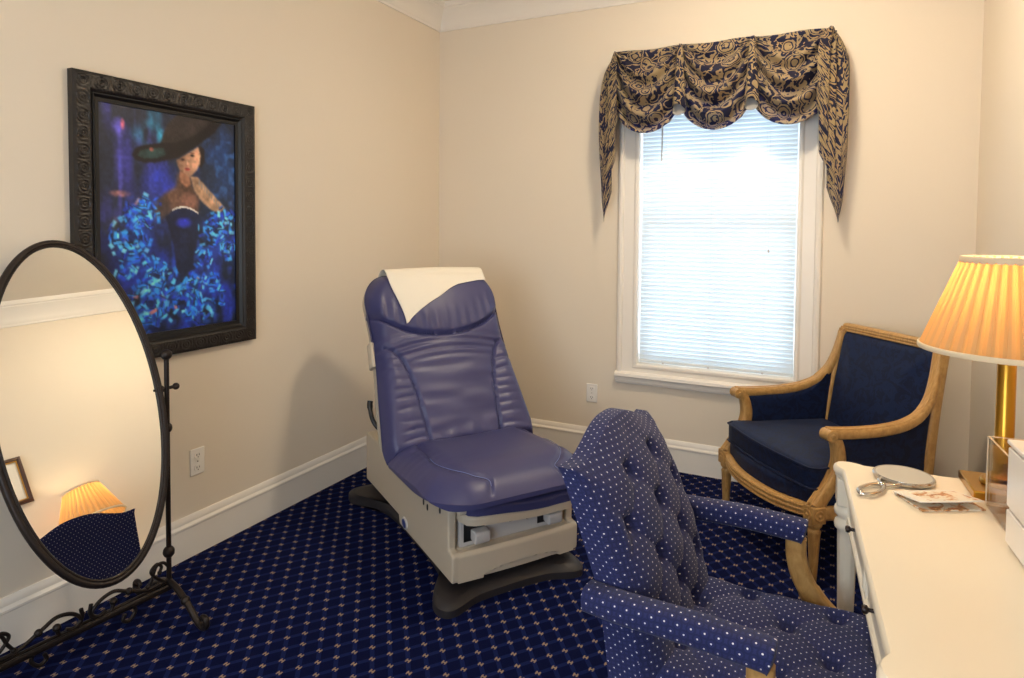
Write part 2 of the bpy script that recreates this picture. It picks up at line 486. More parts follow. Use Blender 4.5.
fill_win = bpy.data.objects.new('fill_window', None); COL.objects.link(fill_win); struct(fill_win, 'added fill-light window, unseen behind the viewpoint')
q = MB(); rect_frame(q, (FX0, FX1, WZ0, WZ1), [(-.004, -.15), (-.012, -.15), (-.012, .012), (-.006, .018), (.016, .012), (.074, .016), (.092, .030), (.110, .014), (.112, 0), (0, 0)], lambda a, b, h: (a, D + h, b)); q.build('window_casing', TRIM, fill_win, sharp=25)
for nm, z0, z1, y0 in (('lower_sash', WZ0 + .012, zm + .022, -.11), ('upper_sash', zm - .022, WZ1 - .012, -.147)):
    q = MB(); rect_frame(q, (FX0 + .057, FX1 - .057, z0 + .045, z1 - .042), [(0, y0), (.0449, y0), (.0449, y0 + .034), (0, y0 + .034)], lambda a, b, h: (a, D + h, b))
    o = q.build(nm, SASHM, fill_win); MB().box(FX0 + .054, FX1 - .054, D + y0 + .015, D + y0 + .019, z0 + .042, z1 - .039).build('pane', PANE, o, smooth=False)

# ------------------------------------------------------------------ blind
bl = thing('window_blind', 'white horizontal slat blind closed over the bright window', 'blind', ((WX0 + WX1) / 2, .035, WZ1 - .014))
bx = (WX1 - WX0) / 2 - .018
MB().box(-bx, bx, -.018, .018, -.03, -.001).build('headrail', SASHM, bl, bevel=.003)
q = MB(); zb = WZ0 + .030 - (WZ1 - .014); ns = 58; top = -.045
for i in range(ns):
    zc = lerp(top, zb + .02, i / (ns - 1)); an = R(77)
    def fs(u, v, zc=zc):
        w = (v - .5) * .0285; c = .0022 * (1 - (2 * v - 1) ** 2)
        return (lerp(-bx, bx, u), -w * math.cos(an) - c * math.sin(an), zc + w * math.sin(an) - c * math.cos(an))
    q.grid(fs, 1, 4)
q.build('slats', SLATM, bl, sharp=80)
q = MB().box(-bx, bx, -.012, .012, zb - .012, zb + .006); q.build('bottom_rail', SLATM, bl, bevel=.003)
for x in (-.28, -.02, .27):
    MB().tube([(x, -.0165, top + .01), (x, -.0165, zb)], .0008, n=6).build('ladder_cord', SLATM, bl)
    MB().lathe([(.001, 0), (.006, .001), (.006, .008), (.001, .009)], 10, (x, -.014, zb - .012)).build('cord_button', GREYP, bl)
MB().tube([(-.30, -.03, -.03), (-.302, -.032, -.30)], .0042, n=8).build('wand', GREYP, bl)
lc = MB().tube([(.285, -.022, -.02), (.288, -.024, -.80)], .0009, n=6).build('lift_cord', SLATM, bl); MB().lathe([(.001, .02), (.004, .015), (.006, 0), (.001, -.002)], 10, (.288, -.024, -.82)).build('tassel', GREYP, lc)

# ------------------------------------------------------------------ valance
va = thing('window_valance', 'navy and tan paisley swag valance with pointed tails over the window', 'valance', (1.85, 0, 2.43))
ox = 1.85
pins = [1.292, 1.660, 2.036, 2.408]
VY = -.115
MB().box(1.262 - ox, 2.428 - ox, VY + .02, 0, -.026, -.010).build('mounting_board', PAISLEY, va)
def swag(xa, xb, seed):
    n, mrows = 56, 64
    rnd = random.Random(seed); ph = rnd.random()
    w = xb - xa
    def fs(u, v):
        s = math.sin(PI * clamp(u, .0001, .9999))
        Dv = .475 * v ** .92
        pw = lerp(1.0, .17, v ** .8)
        z = -Dv * s ** pw
        # pleats gather at the pin: pull the edge toward the pin line and fan out
        pull = .03 * v * (1 - s) ** 2
        x = xa + w * u + (pull if u > .5 else -pull) * .6
        k = 4.0
        amp = .046 * (v ** .4) * (.35 + .65 * s) * (1 - .55 * sstep(.85, 1, v))
        y = VY - .012 - .055 * math.sin(PI * v * .9) * s ** .8 - amp * math.sin(2 * PI * (k * v + .25 * (1 - s) + ph))
        # vertical pleats near the pins
        y -= .022 * (1 - s) ** 1.3 * math.sin(2 * PI * (u * 9 + v * 1.2)) * sstep(0, .25, v)
        return (x - ox, y, z - .004 + .004 * math.sin(u * 7 + seed) * (1 - v))
    q = MB(); q.grid(fs, n, mrows, lambda u, v: (u * w * 1.1 + seed * .53, v * .62 + .06 * math.sin(PI * u)))
    return q
for i in range(3): swag(pins[i], pins[i + 1], i + 1).build('swag', PAISLEY, va, sharp=180, solid=.003)
for i in (1, 2):                                              # gathered horns between the swags
    q = MB(); px = pins[i] - ox
    def fh(u, v, px=px):
        a = 2 * PI * u; r = lerp(.012, .033, v ** .8) * (1 + .22 * math.sin(3 * a + .6) * v)
        return (px + r * math.cos(a) * 1.05, VY - .045 - .02 * v + r * .6 * math.sin(a), -.01 - .355 * v - .028 * math.sin(a) * v)
    q.grid(fh, 28, 16, lambda u, v: (u * .2 + px, v * .36)); o = q.build('horn', PAISLEY, va, sharp=180, solid=.002)
    q = MB()
    def fi(u, v, px=px):
        a = 2 * PI * u; v = lerp(.999, .6, v); r = (lerp(.012, .033, v ** .8) - .004) * (1 + .22 * math.sin(3 * a + .6) * v)
        return (px + r * math.cos(a) * 1.05, VY - .045 - .02 * v + r * .6 * math.sin(a), -.01 - .355 * v - .028 * math.sin(a) * v)
    q.grid(fi, 28, 6); q.build('lining', LINING, o, sharp=180)
def tail(side):
    # folded cascade: a zig-zag sheet, long at the outer edge, stepping up inward
    if side < 0: plan = [(1.185, -.004), (1.192, VY + .01), (1.222, VY - .006), (1.282, VY - .010), (1.240, VY - .024), (1.300, VY - .030), (1.262, VY - .044), (1.312, VY - .050)]
    else: plan = [(2.492, -.004), (2.488, VY + .01), (2.462, VY - .006), (2.385, VY - .010), (2.432, VY - .024), (2.355, VY - .030), (2.400, VY - .044), (2.345, VY - .050)]
    hem = [-.60, -.86, -.975, -.80, -.78, -.62, -.56, -.38]
    arc = [0]
    for a, b in zip(plan, plan[1:]): arc.append(arc[-1] + math.dist(a, b))
    n = len(plan) - 1
    pin = pins[0] if side < 0 else pins[3]
    def fs(u, v):
        k = min(n - 1, int(u * n)); t = u * n - k
        tt = t * t * (3 - 2 * t) * .35 + t * .65
        x = lerp(plan[k][0], plan[k + 1][0], tt); y = lerp(plan[k][1], plan[k + 1][1], tt); z = lerp(hem[k], hem[k + 1], t)
        gather = (1 - v) ** 9
        x = lerp(x, lerp(pin, x, .12), gather)
        tip = sstep(.45, 1, v)
        cx = (plan[2][0] * .75 + plan[3][0] * .25)
        x = lerp(x, lerp(x, cx, .35), tip * sstep(-.5, -.95, z))
        y += .006 * math.sin(u * 22 + v * 4) * v
        bow = -.025 * math.sin(PI * v) * (1 if u > .12 else u / .12)
        zz = z * v - .004 - gather * .012 * (1 - u)
        if u < .12: zz -= .03 * (1 - v) * 0
        return (x - ox, y + bow, zz)
    q = MB(); q.grid(fs, 84, 40, lambda u, v: (u * arc[-1] + .2 * side, v * .95))
    return q
for s_ in (-1, 1): tail(s_).build('tail', PAISLEY, va, sharp=180, solid=.003)

# ------------------------------------------------------------------ wall outlets
def outlet(loc, rz, label):
    t = thing('wall_outlet', label, 'outlet', loc, rz, None)
    q = MB().box(-.035, .035, -.006, -.0005, -.057, .057); q.build('plate', PLATE, t, bevel=.004)
    for dz in (-.027, .027):
        f = MB().prism([(.017 * math.cos(a) * 1.05, clamp(.017 * math.sin(a), -.0135, .0135)) for a in [2 * PI * k / 24 for k in range(24)]], lambda p, q_, h: (p, h, dz + q_), -.0085, -.005).build('socket', PLATE, t)
        s_ = MB()
        for dx, w, h in ((-.006, .0012, .004), (.006, .0012, .0034)): s_.box(dx - w, dx + w, -.0092, -.008, dz + .002 - h, dz + .002 + h)
        s_.lathe([(.0022, 0), (.0022, .001)], 10, (0, 0, 0), Matrix.Translation((0, -.0082, dz - .008)) @ Matrix.Rotation(R(90), 4, 'X'))
        s_.build('slots', SLOT, f)
    MB().lathe([(.003, 0), (.0025, .0012), (.0005, .0016)], 10, (0, 0, 0), Matrix.Translation((0, -.006, 0)) @ Matrix.Rotation(R(90), 4, 'X')).build('screw', CHROME, t)
outlet((0, -1.905, .398), 90, 'white wall outlet low on the left wall beside the oval mirror stand')
outlet((1.125, 0, .395), 0, 'white wall outlet low on the back wall left of the window')
# ------------------------------------------------------------------ framed painting on the left wall
PY0, PY1, PZ0, PZ1 = -2.403, -1.606, .884, 1.962
pt = thing('framed_painting', 'large black carved frame with painting of woman in wide hat and blue flowers', 'painting', (0, (PY0 + PY1) / 2, (PZ0 + PZ1) / 2))
pw_, ph_ = (PY1 - PY0) / 2, (PZ1 - PZ0) / 2
fw = .070
prof = [(-.028, .004), (-.028, .014), (-.014, .016), (-.004, .026), (0, .027), (0, .002)]
iy, iz = pw_ - fw, ph_ - fw
q = MB(); rect_frame(q, (-iy, iy, -iz, iz), [(d, h) for d, h in prof], lambda a, b, h: (h, a, b)); q.build('liner', LINER, pt, sharp=20)
q = MB()
for side in range(4):
    L_ = (2 * pw_ if side % 2 == 0 else 2 * ph_)
    npz = max(9, round(L_ / .064)); pit = L_ / npz
    nu, nv = int(L_ / .0042), 18
    def fs(u, v, side=side, L_=L_, pit=pit):
        d = v * fw; half = L_ / 2
        m_ = (half - fw) + d                                # mitre
        p = lerp(-m_, m_, u)
        base = .024 + .009 * sstep(0, .18, v) - .004 * sstep(.8, 1, v)
        c = ((p + half) / pit) % 1 - .5
        r = math.hypot(c * pit, (v - .52) * fw * 1.1)
        rel = 0
        if .1 < v < .92:
            env = sstep(.1, .2, v) * (1 - sstep(.82, .92, v))
            rel = .6 * env * (.0032 * math.cos(r * 2 * PI / .0125) * (1 if r < .026 else .3) + (.0025 if r < .006 else 0) + .0016 * math.sin(p * 2 * PI / .012) * (r > .026))
        h = base + rel
        if v in (0., 1.): h = .022 if v == 0 else .028
        a, b = p, (iz if side % 2 == 0 else iy) + d
        return [(h, a, b), (h, b, -a), (h, -a, -b), (h, -b, a)][side]
    q.grid(fs, nu, nv)
for (a0, a1, b0, b1) in ((-pw_, pw_, ph_ - .001, ph_), (-pw_, pw_, -ph_, -ph_ + .001), (-pw_, -pw_ + .001, -ph_, ph_), (pw_ - .001, pw_, -ph_, ph_)):
    q.box(.0006, .028, a0, a1, b0, b1)
q.build('carved_frame', FRAMEB, pt, sharp=45)
cw, ch = .301, .4485
def vnoise(nx, ny, seed, gx, gy):
    rs = np.random.RandomState(seed); g = rs.rand(gy + 2, gx + 2)
    x = np.linspace(0, gx, nx, endpoint=True); y = np.linspace(0, gy, ny)
    xi = np.minimum(x.astype(int), gx); yi = np.minimum(y.astype(int), gy)
    fx = (x - xi)[None, :]; fy = (y - yi)[:, None]
    fx = fx * fx * (3 - 2 * fx); fy = fy * fy * (3 - 2 * fy)
    a = g[np.ix_(yi, xi)]; b = g[np.ix_(yi, xi + 1)]; c = g[np.ix_(yi + 1, xi)]; d = g[np.ix_(yi + 1, xi + 1)]
    return (a * (1 - fx) + b * fx) * (1 - fy) + (c * (1 - fx) + d * fx) * fy
def paint_canvas(nx, ny):
    S, T = np.meshgrid(np.linspace(0, 1, nx), np.linspace(0, 1, ny))
    img = np.zeros((ny, nx, 3))
    A = lambda h: np.array([int(h[i:i + 2], 16) / 255 for i in (0, 2, 4)])
    def over(mask, c):
        img[:] = img * (1 - mask[..., None]) + (A(c) if isinstance(c, str) else c) * mask[..., None]
    def blob(cx, cy, rx, ry, soft=.6): 
        d = np.sqrt(((S - cx) / rx) ** 2 + ((T - cy) / ry) ** 2); return np.clip((1 - d) / soft, 0, 1)
    def poly(P, soft=2):
        ins = np.zeros(S.shape, bool)
        for (x0, y0), (x1, y1) in zip(P, P[1:] + P[:1]):
            c = (y0 > T) != (y1 > T)
            xx = (x1 - x0) * (T - y0) / ((y1 - y0) or 1e-9) + x0
            ins ^= c & (S < xx)
        m_ = ins.astype(float)
        for _ in range(soft):
            m_[1:-1, 1:-1] = (m_[1:-1, 1:-1] * 2 + m_[:-2, 1:-1] + m_[2:, 1:-1] + m_[1:-1, :-2] + m_[1:-1, 2:]) / 6
        return m_
    n = lambda sd, gx, gy: vnoise(nx, ny, sd, gx, gy)
    img[:] = A('1c2438')
    over(np.clip(n(1, 16, 4) * 1.6 - .6, 0, 1) * np.clip(1.1 - S * 1.3, 0, 1) * np.clip(1.15 - T * 1.4, 0, 1), '4442b4')
    over(np.clip(n(2, 30, 6) * 2 - 1.1, 0, 1) * np.clip(1 - S * 1.6, 0, 1) * (T < .5), '5a58d0')
    over(np.clip(n(3, 10, 12) * 1.5 - .5, 0, 1) * np.clip(S * 2.2 - 1.2, 0, 1) * np.clip(1.2 - T * 1.6, 0, 1), '24509a')
    over(np.clip(n(4, 26, 30) * 2.4 - 1.5, 0, 1) * np.clip(S * 2.2 - 1.2, 0, 1) * (T < .5), '3a6ab0')
    over(blob(.42, .33, .17, .12) * .85 * (.4 + .6 * n(5, 18, 14)), '2c40c8')
    over(blob(.13, .1, .06, .05) * n(6, 30, 20), '6b5fd6'); over(blob(.155, .085, .018, .03), 'c0607a')
    over(blob(.34, .12, .15, .08) * np.clip(n(7, 22, 18) * 1.8 - .3, 0, 1), '3fb4dc')
    over(blob(.37, .03, .07, .1) * .8 * n(8, 24, 12), '3a9cc8')
    over(blob(.13, .38, .08, .02) * n(9, 40, 40), 'c07a70')
    over(blob(.1, .52, .09, .05) * n(10, 30, 20) * .8, '7a6a3a')
    # lower half: deep blue and near black between the petals
    low = np.clip((T - .45) * 6, 0, 1)
    over(low * .8, '141c30'); over(low * np.clip(n(11, 12, 12) * 1.7 - .6, 0, 1), '1d2f96'); over(low * np.clip(n(12, 22, 22) * 2 - 1.1, 0, 1) * .9, '2a48c4')
    # shoulders and chest
    over(poly([(.33, .5), (.37, .42), (.43, .37), (.52, .335), (.53, .27), (.62, .28), (.645, .33), (.70, .38), (.69, .46), (.57, .44), (.47, .46)], 12), A('5f4436')[None, None] * (.7 + .6 * n(13, 12, 10))[..., None])
    over(blob(.62, .40, .09, .05) * .6, 'a8705e'); over(blob(.42, .44, .09, .06) * .7, '3d3334')
    over(poly([(.63, .285), (.69, .285), (.766, .333), (.85, .385), (.915, .425), (.87, .45), (.80, .44), (.72, .40), (.66, .35)]), A('b89070')[None, None] * (.75 + .4 * n(14, 26, 26))[..., None])
    for k in range(9): over(blob(.70 + .02 * k, .31 + .013 * k, .006, .02) * .5, '5a7a90')
    # face, neck, hair
    over(poly([(.70, .13), (.74, .15), (.745, .21), (.71, .24), (.68, .22)]), '231712')
    fc = A('dca583')[None, None] * (np.clip(.62 + (S - .55) * 2.6, .55, 1.02))[..., None]
    over(poly([(.52, .215), (.58, .19), (.64, .165), (.695, .14), (.712, .18), (.705, .22), (.68, .25), (.645, .275), (.61, .29), (.575, .28), (.54, .25)]), fc)
    over(poly([(.55, .26), (.62, .285), (.635, .32), (.60, .335), (.545, .31)]), '9a6a50')
    over(blob(.645, .185, .022, .008), '2a1a18'); over(blob(.572, .208, .020, .008), '3a2420'); over(blob(.645, .174, .028, .004) * .8, '4a2c22')
    over(blob(.607, .222, .010, .018) * .6, 'f0c0a0'); over(blob(.603, .234, .014, .004) * .7, '9a5a4a')
    over(blob(.607, .251, .026, .009), 'b8433f'); over(blob(.607, .249, .024, .002), '6a2020')
    # hat: crown and wide drooping brim
    nz = (.75 + .5 * n(15, 14, 14))[..., None]
    over(poly([(.41, .15), (.43, .10), (.465, .05), (.517, .015), (.55, 0), (.9, 0), (.80, .07), (.70, .11), (.6, .14)]), A('2c2424')[None, None] * nz)
    over(poly([(.216, .214), (.222, .195), (.25, .175), (.29, .163), (.36, .152), (.414, .143), (.52, .135), (.64, .10), (.74, .055), (.82, 0), (.90, 0), (.83, .06), (.769, .092), (.69, .135), (.611, .172), (.54, .200), (.462, .217), (.36, .236), (.287, .238), (.24, .232)]), A('171012')[None, None] * nz)
    over(poly([(.245, .212), (.27, .188), (.31, .178), (.38, .170), (.43, .165), (.45, .195), (.38, .215), (.29, .222)]), A('28403f')[None, None] * nz)
    over(blob(.345, .178, .02, .012), 'a05a50')
    # bodice
    over(poly([(.44, .475), (.50, .44), (.568, .426), (.64, .435), (.70, .455), (.69, .54), (.67, .62), (.66, .72), (.52, .74), (.50, .62), (.47, .54)]), A('141a36')[None, None] * nz)
    arcd = np.abs(T - (.428 + 2.1 * (S - .575) ** 2)); over(((arcd < .0045) & (S > .49) & (S < .69)).astype(float), 'd8d0c6')
    over(blob(.575, .50, .075, .03) * .9, '2f3ad0')
    # petals
    rs = np.random.RandomState(5); pal = ['1f6ae0', '2f8cee', '4fb0f6', '7ad6fc', '2340c4', '1c34a8', '38a0f4', '2a58d8', '5cc0f8']
    cl = [(.20, .57, .13, .10, 90), (.27, .47, .12, .06, 50), (.36, .74, .15, .08, 90), (.33, .86, .13, .09, 80), (.64, .80, .12, .06, 60), (.83, .53, .13, .08, 75), (.93, .62, .10, .06, 40), (.72, .66, .07, .06, 30), (.55, .88, .16, .08, 70), (.74, .93, .10, .06, 40), (.80, .78, .10, .05, 35), (.16, .72, .07, .03, 20), (.92, .46, .09, .04, 25), (.28, .42, .11, .04, 26), (.22, .93, .16, .06, 50), (.88, .86, .03, .06, 8)]
    for cx, cy, rx, ry, m_ in cl:
        over(blob(cx, cy, rx * 1.15, ry * 1.15, .5) * np.clip(n(int(cx * 90 + cy * 40), 34, 44) * 2 - .55, 0, 1) * .9, '2454c6')
        over(blob(cx, cy, rx * .4, ry * .4, .7) * .7, '101a38')
    for cx, cy, rx, ry, m_ in cl:
        for k in range(int(m_ * .75)):
            a = rs.rand() * 2 * PI; rr = (.35, .68, 1.)[rs.randint(3)] + .06 * rs.randn()
            px, py = cx + rx * rr * math.cos(a), cy + ry * rr * math.sin(a)
            l, w = .012 + .018 * rs.rand(), .005 + .008 * rs.rand(); t = a + (PI / 2 if rs.rand() < .75 else 0) + rs.randn() * .18
            if -.02 < px - .58 < .09 and py < .7 and abs(px - .58) < .09: continue
            dx, dy = (S - px) * .602, (T - py) * .897
            u, v = dx * math.cos(t) + dy * math.sin(t), -dx * math.sin(t) + dy * math.cos(t)
            msk = np.clip(2.2 - 2.2 * np.maximum(np.abs(u) / (l * .75), np.abs(v) / (w * .85)), 0, 1) * (.66 + .34 * rs.rand())
            over(msk, pal[rs.randint(len(pal))] if rs.rand() > .02 else 'b0707a')
            if rs.rand() < .55: over(((np.abs(u) < l * .7) & (np.abs(v - w * .66) < .0016)).astype(float) * .8, '101830')
    img[1:-1, 1:-1] = (img[1:-1, 1:-1] * 4 + img[:-2, 1:-1] + img[2:, 1:-1] + img[1:-1, :-2] + img[1:-1, 2:]) / 8
    img *= .86 + .28 * n(20, 60, 80)[..., None]
    over(np.clip(.1 - T, 0, .1) * 0, '000000')
    return np.clip(img * 1.16, 0, 1)
NX, NY = 170, 250
q = MB().grid(lambda u, v: (.008, lerp(-cw, cw, u), lerp(ch, -ch, v)), NX - 1, NY - 1)
pm = NT('oil_painting'); at = pm.n('ShaderNodeAttribute'); at.attribute_name = 'paint'
pm.set(Base_Color=at.outputs['Color'], Roughness=.35); pm.bump(pm.noise(pm.coord(), 120, 3), .08)
cv = q.build('canvas', pm.mat, pt)
im = paint_canvas(NX, NY).reshape(-1, 3)
lin = np.where(im <= .04045, im / 12.92, ((im + .055) / 1.055) ** 2.4)
ca = cv.data.color_attributes.new('paint', 'FLOAT_COLOR', 'POINT')
ca.data.foreach_set('color', np.hstack([lin, np.ones((len(lin), 1))]).ravel())

# ------------------------------------------------------------------ framed certificate on the right wall (seen in the mirror)
ct = thing('framed_certificate', 'small framed certificate on the right wall, seen reflected in the oval mirror', 'certificate', (W, -2.135, 1.60))
q = MB(); rect_frame(q, (-.17, .17, -.135, .135), [(0, -.004), (0, -.012), (.010, -.022), (.020, -.020), (.024, -.012), (.024, -.0005), (0, -.0005)], lambda a, b, h: (h, a, b)); q.build('frame', DARKWOOD, ct)
q = MB(); rect_frame(q, (-.163, .163, -.128, .128), [(0, -.005), (0, -.011), (.0069, -.011), (.0069, -.005)], lambda a, b, h: (h, a, b)); q.build('gilt_edge', GOLD, ct)
MB().box(-.004, -.001, -.168, .168, -.133, .133).build('mat_board', WHITEM, ct, smooth=False)
DIM = NT('print_ink'); _v = DIM.n('ShaderNodeTexVoronoi'); DIM.L(DIM.coord(), _v.inputs[0]); _v.inputs['Scale'].default_value = 60
DIM.set(Base_Color=DIM.ramp(_v.outputs['Distance'], [(.2, hexc('#3a3d48')), (.6, hexc('#8a8c96'))]), Roughness=.8)
MB().box(-.0045, -.0035, .0, .085, .03, .10).build('printed_emblem', DIM.mat, ct, smooth=False)

# ------------------------------------------------------------------ cheval mirror
MX, MYC, MZ = .28, -2.53, .829
MTILT, MYAW = 19.2, -5.2
cm = thing('standing_mirror', 'oval tilting floor mirror in dark wrought iron stand by the left wall', 'mirror', (MX, MYC, 0), MYAW)
# local frame: x out from the wall, y along it
tl = Matrix.Translation((0, 0, MZ)) @ Matrix.Rotation(R(-MTILT), 4, 'Y')
ea, eb = .250, .553
def oval(k, n=96, dx=0.): return [tl @ Vector((dx, (ea + k) * math.cos(2 * PI * i / n), (eb + k) * math.sin(2 * PI * i / n))) for i in range(n)]
q = MB(); q.tube(oval(-.002), .011, .013, 12, closed=True); q.tube(oval(-.013, dx=.008), .004, .004, 8, closed=True); q.build('oval_frame', IRON, cm, sharp=60)
q = MB(); q.prism([((ea - .006) * math.cos(2 * PI * i / 96), (eb - .006) * math.sin(2 * PI * i / 96)) for i in range(96)], lambda a, b, h: tl @ Vector((h, a, b)), -.006, .004)
q.build('mirror_glass', MIRROR, cm, sharp=20)
q = MB(); q.prism([((ea - .004) * math.cos(2 * PI * i / 96), (eb - .004) * math.sin(2 * PI * i / 96)) for i in range(96)], lambda a, b, h: tl @ Vector((h, a, b)), -.0095, -.0065)
q.build('backing', SLOT, cm, sharp=20)
PO = .276
for s_ in (-1, 1):
    y = s_ * PO
    q = MB().lathe([(.0085, .10), (.0085, .935)], 14, (0, y, 0)); o = q.build('post', IRON, cm, sharp=50)
    MB().ball((0, y, .950), .019).build('finial', IRON, o)
    for z in (.685, .232): MB().ball((0, y, z), .020 if z < .5 else .017, sc=(1, 1, 1.1)).build('collar', IRON, o)
    q = MB().tube([(0, y - s_ * .050, MZ), (0, y + s_ * .028, MZ)], .006, n=10); q.ball((0, y + s_ * .034, MZ), .0125); q.ball((0, y - s_ * .018, MZ), .013, sc=(1, .6, 1)); q.build('pivot_knob', IRON, cm, sharp=50)
    # arched feet front and back ending in scrolls
    for d in (-1, 1):
        reach = .198 if d > 0 else .20
        pts = catmull([(0, y, .125), (d * .055, y, .108), (d * .12, y, .070), (d * reach * .82, y, .036), (d * reach, y, .020), (d * (reach + .022), y, .030), (d * (reach + .022), y, .052), (d * (reach + .004), y, .058), (d * (reach - .010), y, .046)], 8)
        sp = len(pts); q = MB().tube(pts, [.011 if i < sp * .75 else lerp(.011, .006, (i - sp * .75) / (sp * .25)) for i in range(sp)], n=10)
        q.ball((d * .10, y, .083), .016); q.build('foot', IRON, cm, sharp=60)
    # small curls springing from the post foot
    q = MB().tube(catmull([(0, y, .118), (0, y - s_ * .04, .15), (0, y - s_ * .065, .185), (0, y - s_ * .045, .205), (0, y - s_ * .028, .19), (0, y - s_ * .034, .172)], 8), .0055, n=8); q.ball((0, y - s_ * .034, .170), .008); q.build('curl', IRON, cm, sharp=60)
    q = MB().tube(catmull([(0, y, .175), (0, y - s_ * .02, .20), (.0, y - s_ * .045, .198), (.0, y - s_ * .06, .165), (0, y - s_ * .075, .14)], 8), .0055, n=8); q.ball((0, y - s_ * .076, .138), .008); q.build('curl', IRON, cm, sharp=60)
q = MB(); q.tube([(.012, -PO, .108), (.012, PO, .108)], .006, .010, 8, pw=4); q.tube([(-.016, -PO, .104), (-.016, PO, .104)], .006, .010, 8, pw=4); q.build('base_rail', IRON, cm, sharp=60)
# scrollwork along the rail
def scroll(pts, balls=()):
    q = MB().tube(catmull(pts, 10), .0062, n=8)
    for b in balls: q.ball(b, .012)
    q.build('scroll', IRON, cm, sharp=60)
for s_ in (-1, 1):
    scroll([(0, s_ * .285, .135), (0, s_ * .20, .128), (0, s_ * .13, .158), (0, s_ * .085, .178), (0, s_ * .04, .166), (0, s_ * .015, .135), (0, s_ * .035, .112), (0, s_ * .075, .116), (0, s_ * .085, .14)], [(0, s_ * .135, .155), (0, s_ * .085, .145)])
    scroll([(0, s_ * .015, .17), (0, s_ * .012, .14), (0, s_ * .035, .118), (0, s_ * .06, .125)])
    scroll([(0, s_ * .15, .10), (.0, s_ * .155, .075), (0, s_ * .135, .052), (0, s_ * .115, .062), (0, s_ * .12, .082)])

# ------------------------------------------------------------------ examination chair
EX = (1.352, -1.517, 0)
ex = thing('examination_chair', 'powered blue vinyl medical examination chair on a beige base', 'exam chair', EX, -33.7)
def P3(p, q_, h): return (p, h, q_)                  # (u, z, v)
# floor plate
def plate_outline():
    o = []
    # H-like plate: wide rounded feet front and rear
    half = [(.01, 0), (.018, .15), (.045, .22), (.060, .265), (.055, .30), (.02, .322), (-.035, .318), (-.085, .285), (-.14, .245), (-.30, .20), (-.75, .20), (-.93, .235), (-1.0, .28), (-1.06, .325), (-1.13, .325), (-1.165, .29), (-1.165, .2), (-1.13, .1), (-1.13, 0)]
    pts = catmull([(*p, 0) for p in half], 4)
    L = [(p.x, p.y) for p in pts]
    return L + [(x, -y) for x, y in L[::-1][1:-1]]
q = MB(); po = plate_outline()
def plate_top(x, y, e): return .028 + .026 * (1 - (1 - min(1, e / .05)) ** 2)
q.pad(po, (-.5, 0), plate_top, lambda x, y, e: .0, lambda x, y, h: (x, y, h), rings=12, side=2)
q.build('floor_plate', RUBBER, ex, sharp=30).location = (0, -.028, 0)
q = MB()
q.prism([(-1.14, .085), (-.03, .085), (-.03, .195), (-.06, .20), (-.06, .315), (-.075, .335), (-1.13, .335), (-1.145, .325)], P3, -.256, .256)
q.box(-1.0, -.1, -.2, .2, .05, .09)
q.build('base_body', BEIGE, ex, bevel=.008, seg=3)
for s_ in (-1, 1):
    q = MB().prism([(-.56, .086), (.0, .086), (.004, .10), (.004, .185), (-.004, .196), (-.035, .20), (-.035, .345), (-.05, .358), (-.70, .352), (-.715, .335), (-.70, .318), (-.66, .285), (-.58, .14)], P3, s_ * .25, s_ * .284)
    o = q.build('side_cover', BEIGE, ex, bevel=.009, seg=3)
    if s_ < 0:
        M_ = Matrix.Translation((-.49, s_ * .284, .118)) @ Matrix.Rotation(R(90), 4, 'X')
        MB().lathe([(.034, 0), (.032, .004), (.026, .006), (.0255, .0045)], 36, (0, 0, 0), M_ @ Matrix.Diagonal((1, .78, 1, 1))).build('badge_rim', GREYP, o)
        MB().lathe([(.025, .004), (.023, .0062), (.001, .0065)], 36, (0, 0, 0), M_ @ Matrix.Diagonal((1, .78, 1, 1))).build('badge', simple('badge_blue', '#3a4a86', .35), o)
        for k, (uu, zz, rr) in enumerate(((-.275, .295, .0085), (-.235, .288, .0085), (-.11, .325, .0085))):
            MB().lathe([(rr, 0), (rr * .9, .003), (.001, .0035)], 16, (0, 0, 0), Matrix.Translation((uu, s_ * .284, zz)) @ Matrix.Rotation(R(90), 4, 'X') @ Matrix.Diagonal((.7, 1.6, 1, 1))).build('bolt', BLACK, o)
# front bumper with the shallow toe scoop
def bumper(u, v):
    y = lerp(-.262, .262, u); z = lerp(.086, .196, v)
    sc = clamp(1 - ((y - .02) / .17) ** 2) ; zc = .093 + .022 * sc ** .6 if sc > 0 else .08
    x = .006 + .010 * math.sin(PI * u) - (.016 * sstep(zc + .004, zc - .006, z) if False else (.014 if z < zc else 0)) - .012 * max(0, (v - .85) / .15) ** 2
    return (x, y, z)
q = MB().grid(bumper, 60, 28); q.box(-.03, -.002, -.262, .262, .086, .194); q.build('front_bumper', BEIGE, ex, sharp=50)
# recessed control face, clips, footrest
q = MB().box(-.058, -.034, -.236, .236, .198, .315); q.build('control_face', GREYP, ex, bevel=.003)
for y in (-.165, .165):
    MB().box(-.036, -.0335, y - .055, y + .035, .215, .285).build('recess', BLACK, ex, smooth=False)
    MB().prism([(-.036, .222), (.004, .214), (.012, .226), (.012, .256), (.004, .262), (-.036, .262)], P3, y - .026, y + .038).build('clip', GREYP, ex, bevel=.005)
q = MB().lathe([(.017, 0), (.016, .006), (.012, .007), (.012, .003), (.001, .003)], 28, (0, 0, 0), Matrix.Translation((-.034, .068, .262)) @ Matrix.Rotation(R(90), 4, 'Y')); q.build('round_button', GREYP, ex)
MB().lathe([(.0195, 0), (.019, .0012), (.001, .0013)], 28, (0, 0, 0), Matrix.Translation((-.034, .068, .262)) @ Matrix.Rotation(R(90), 4, 'Y')).build('button_ring', SLOT, ex)
MB().box(-.036, -.0332, -.02, .012, .252, .260).build('slot_label', SLOT, ex, smooth=False)
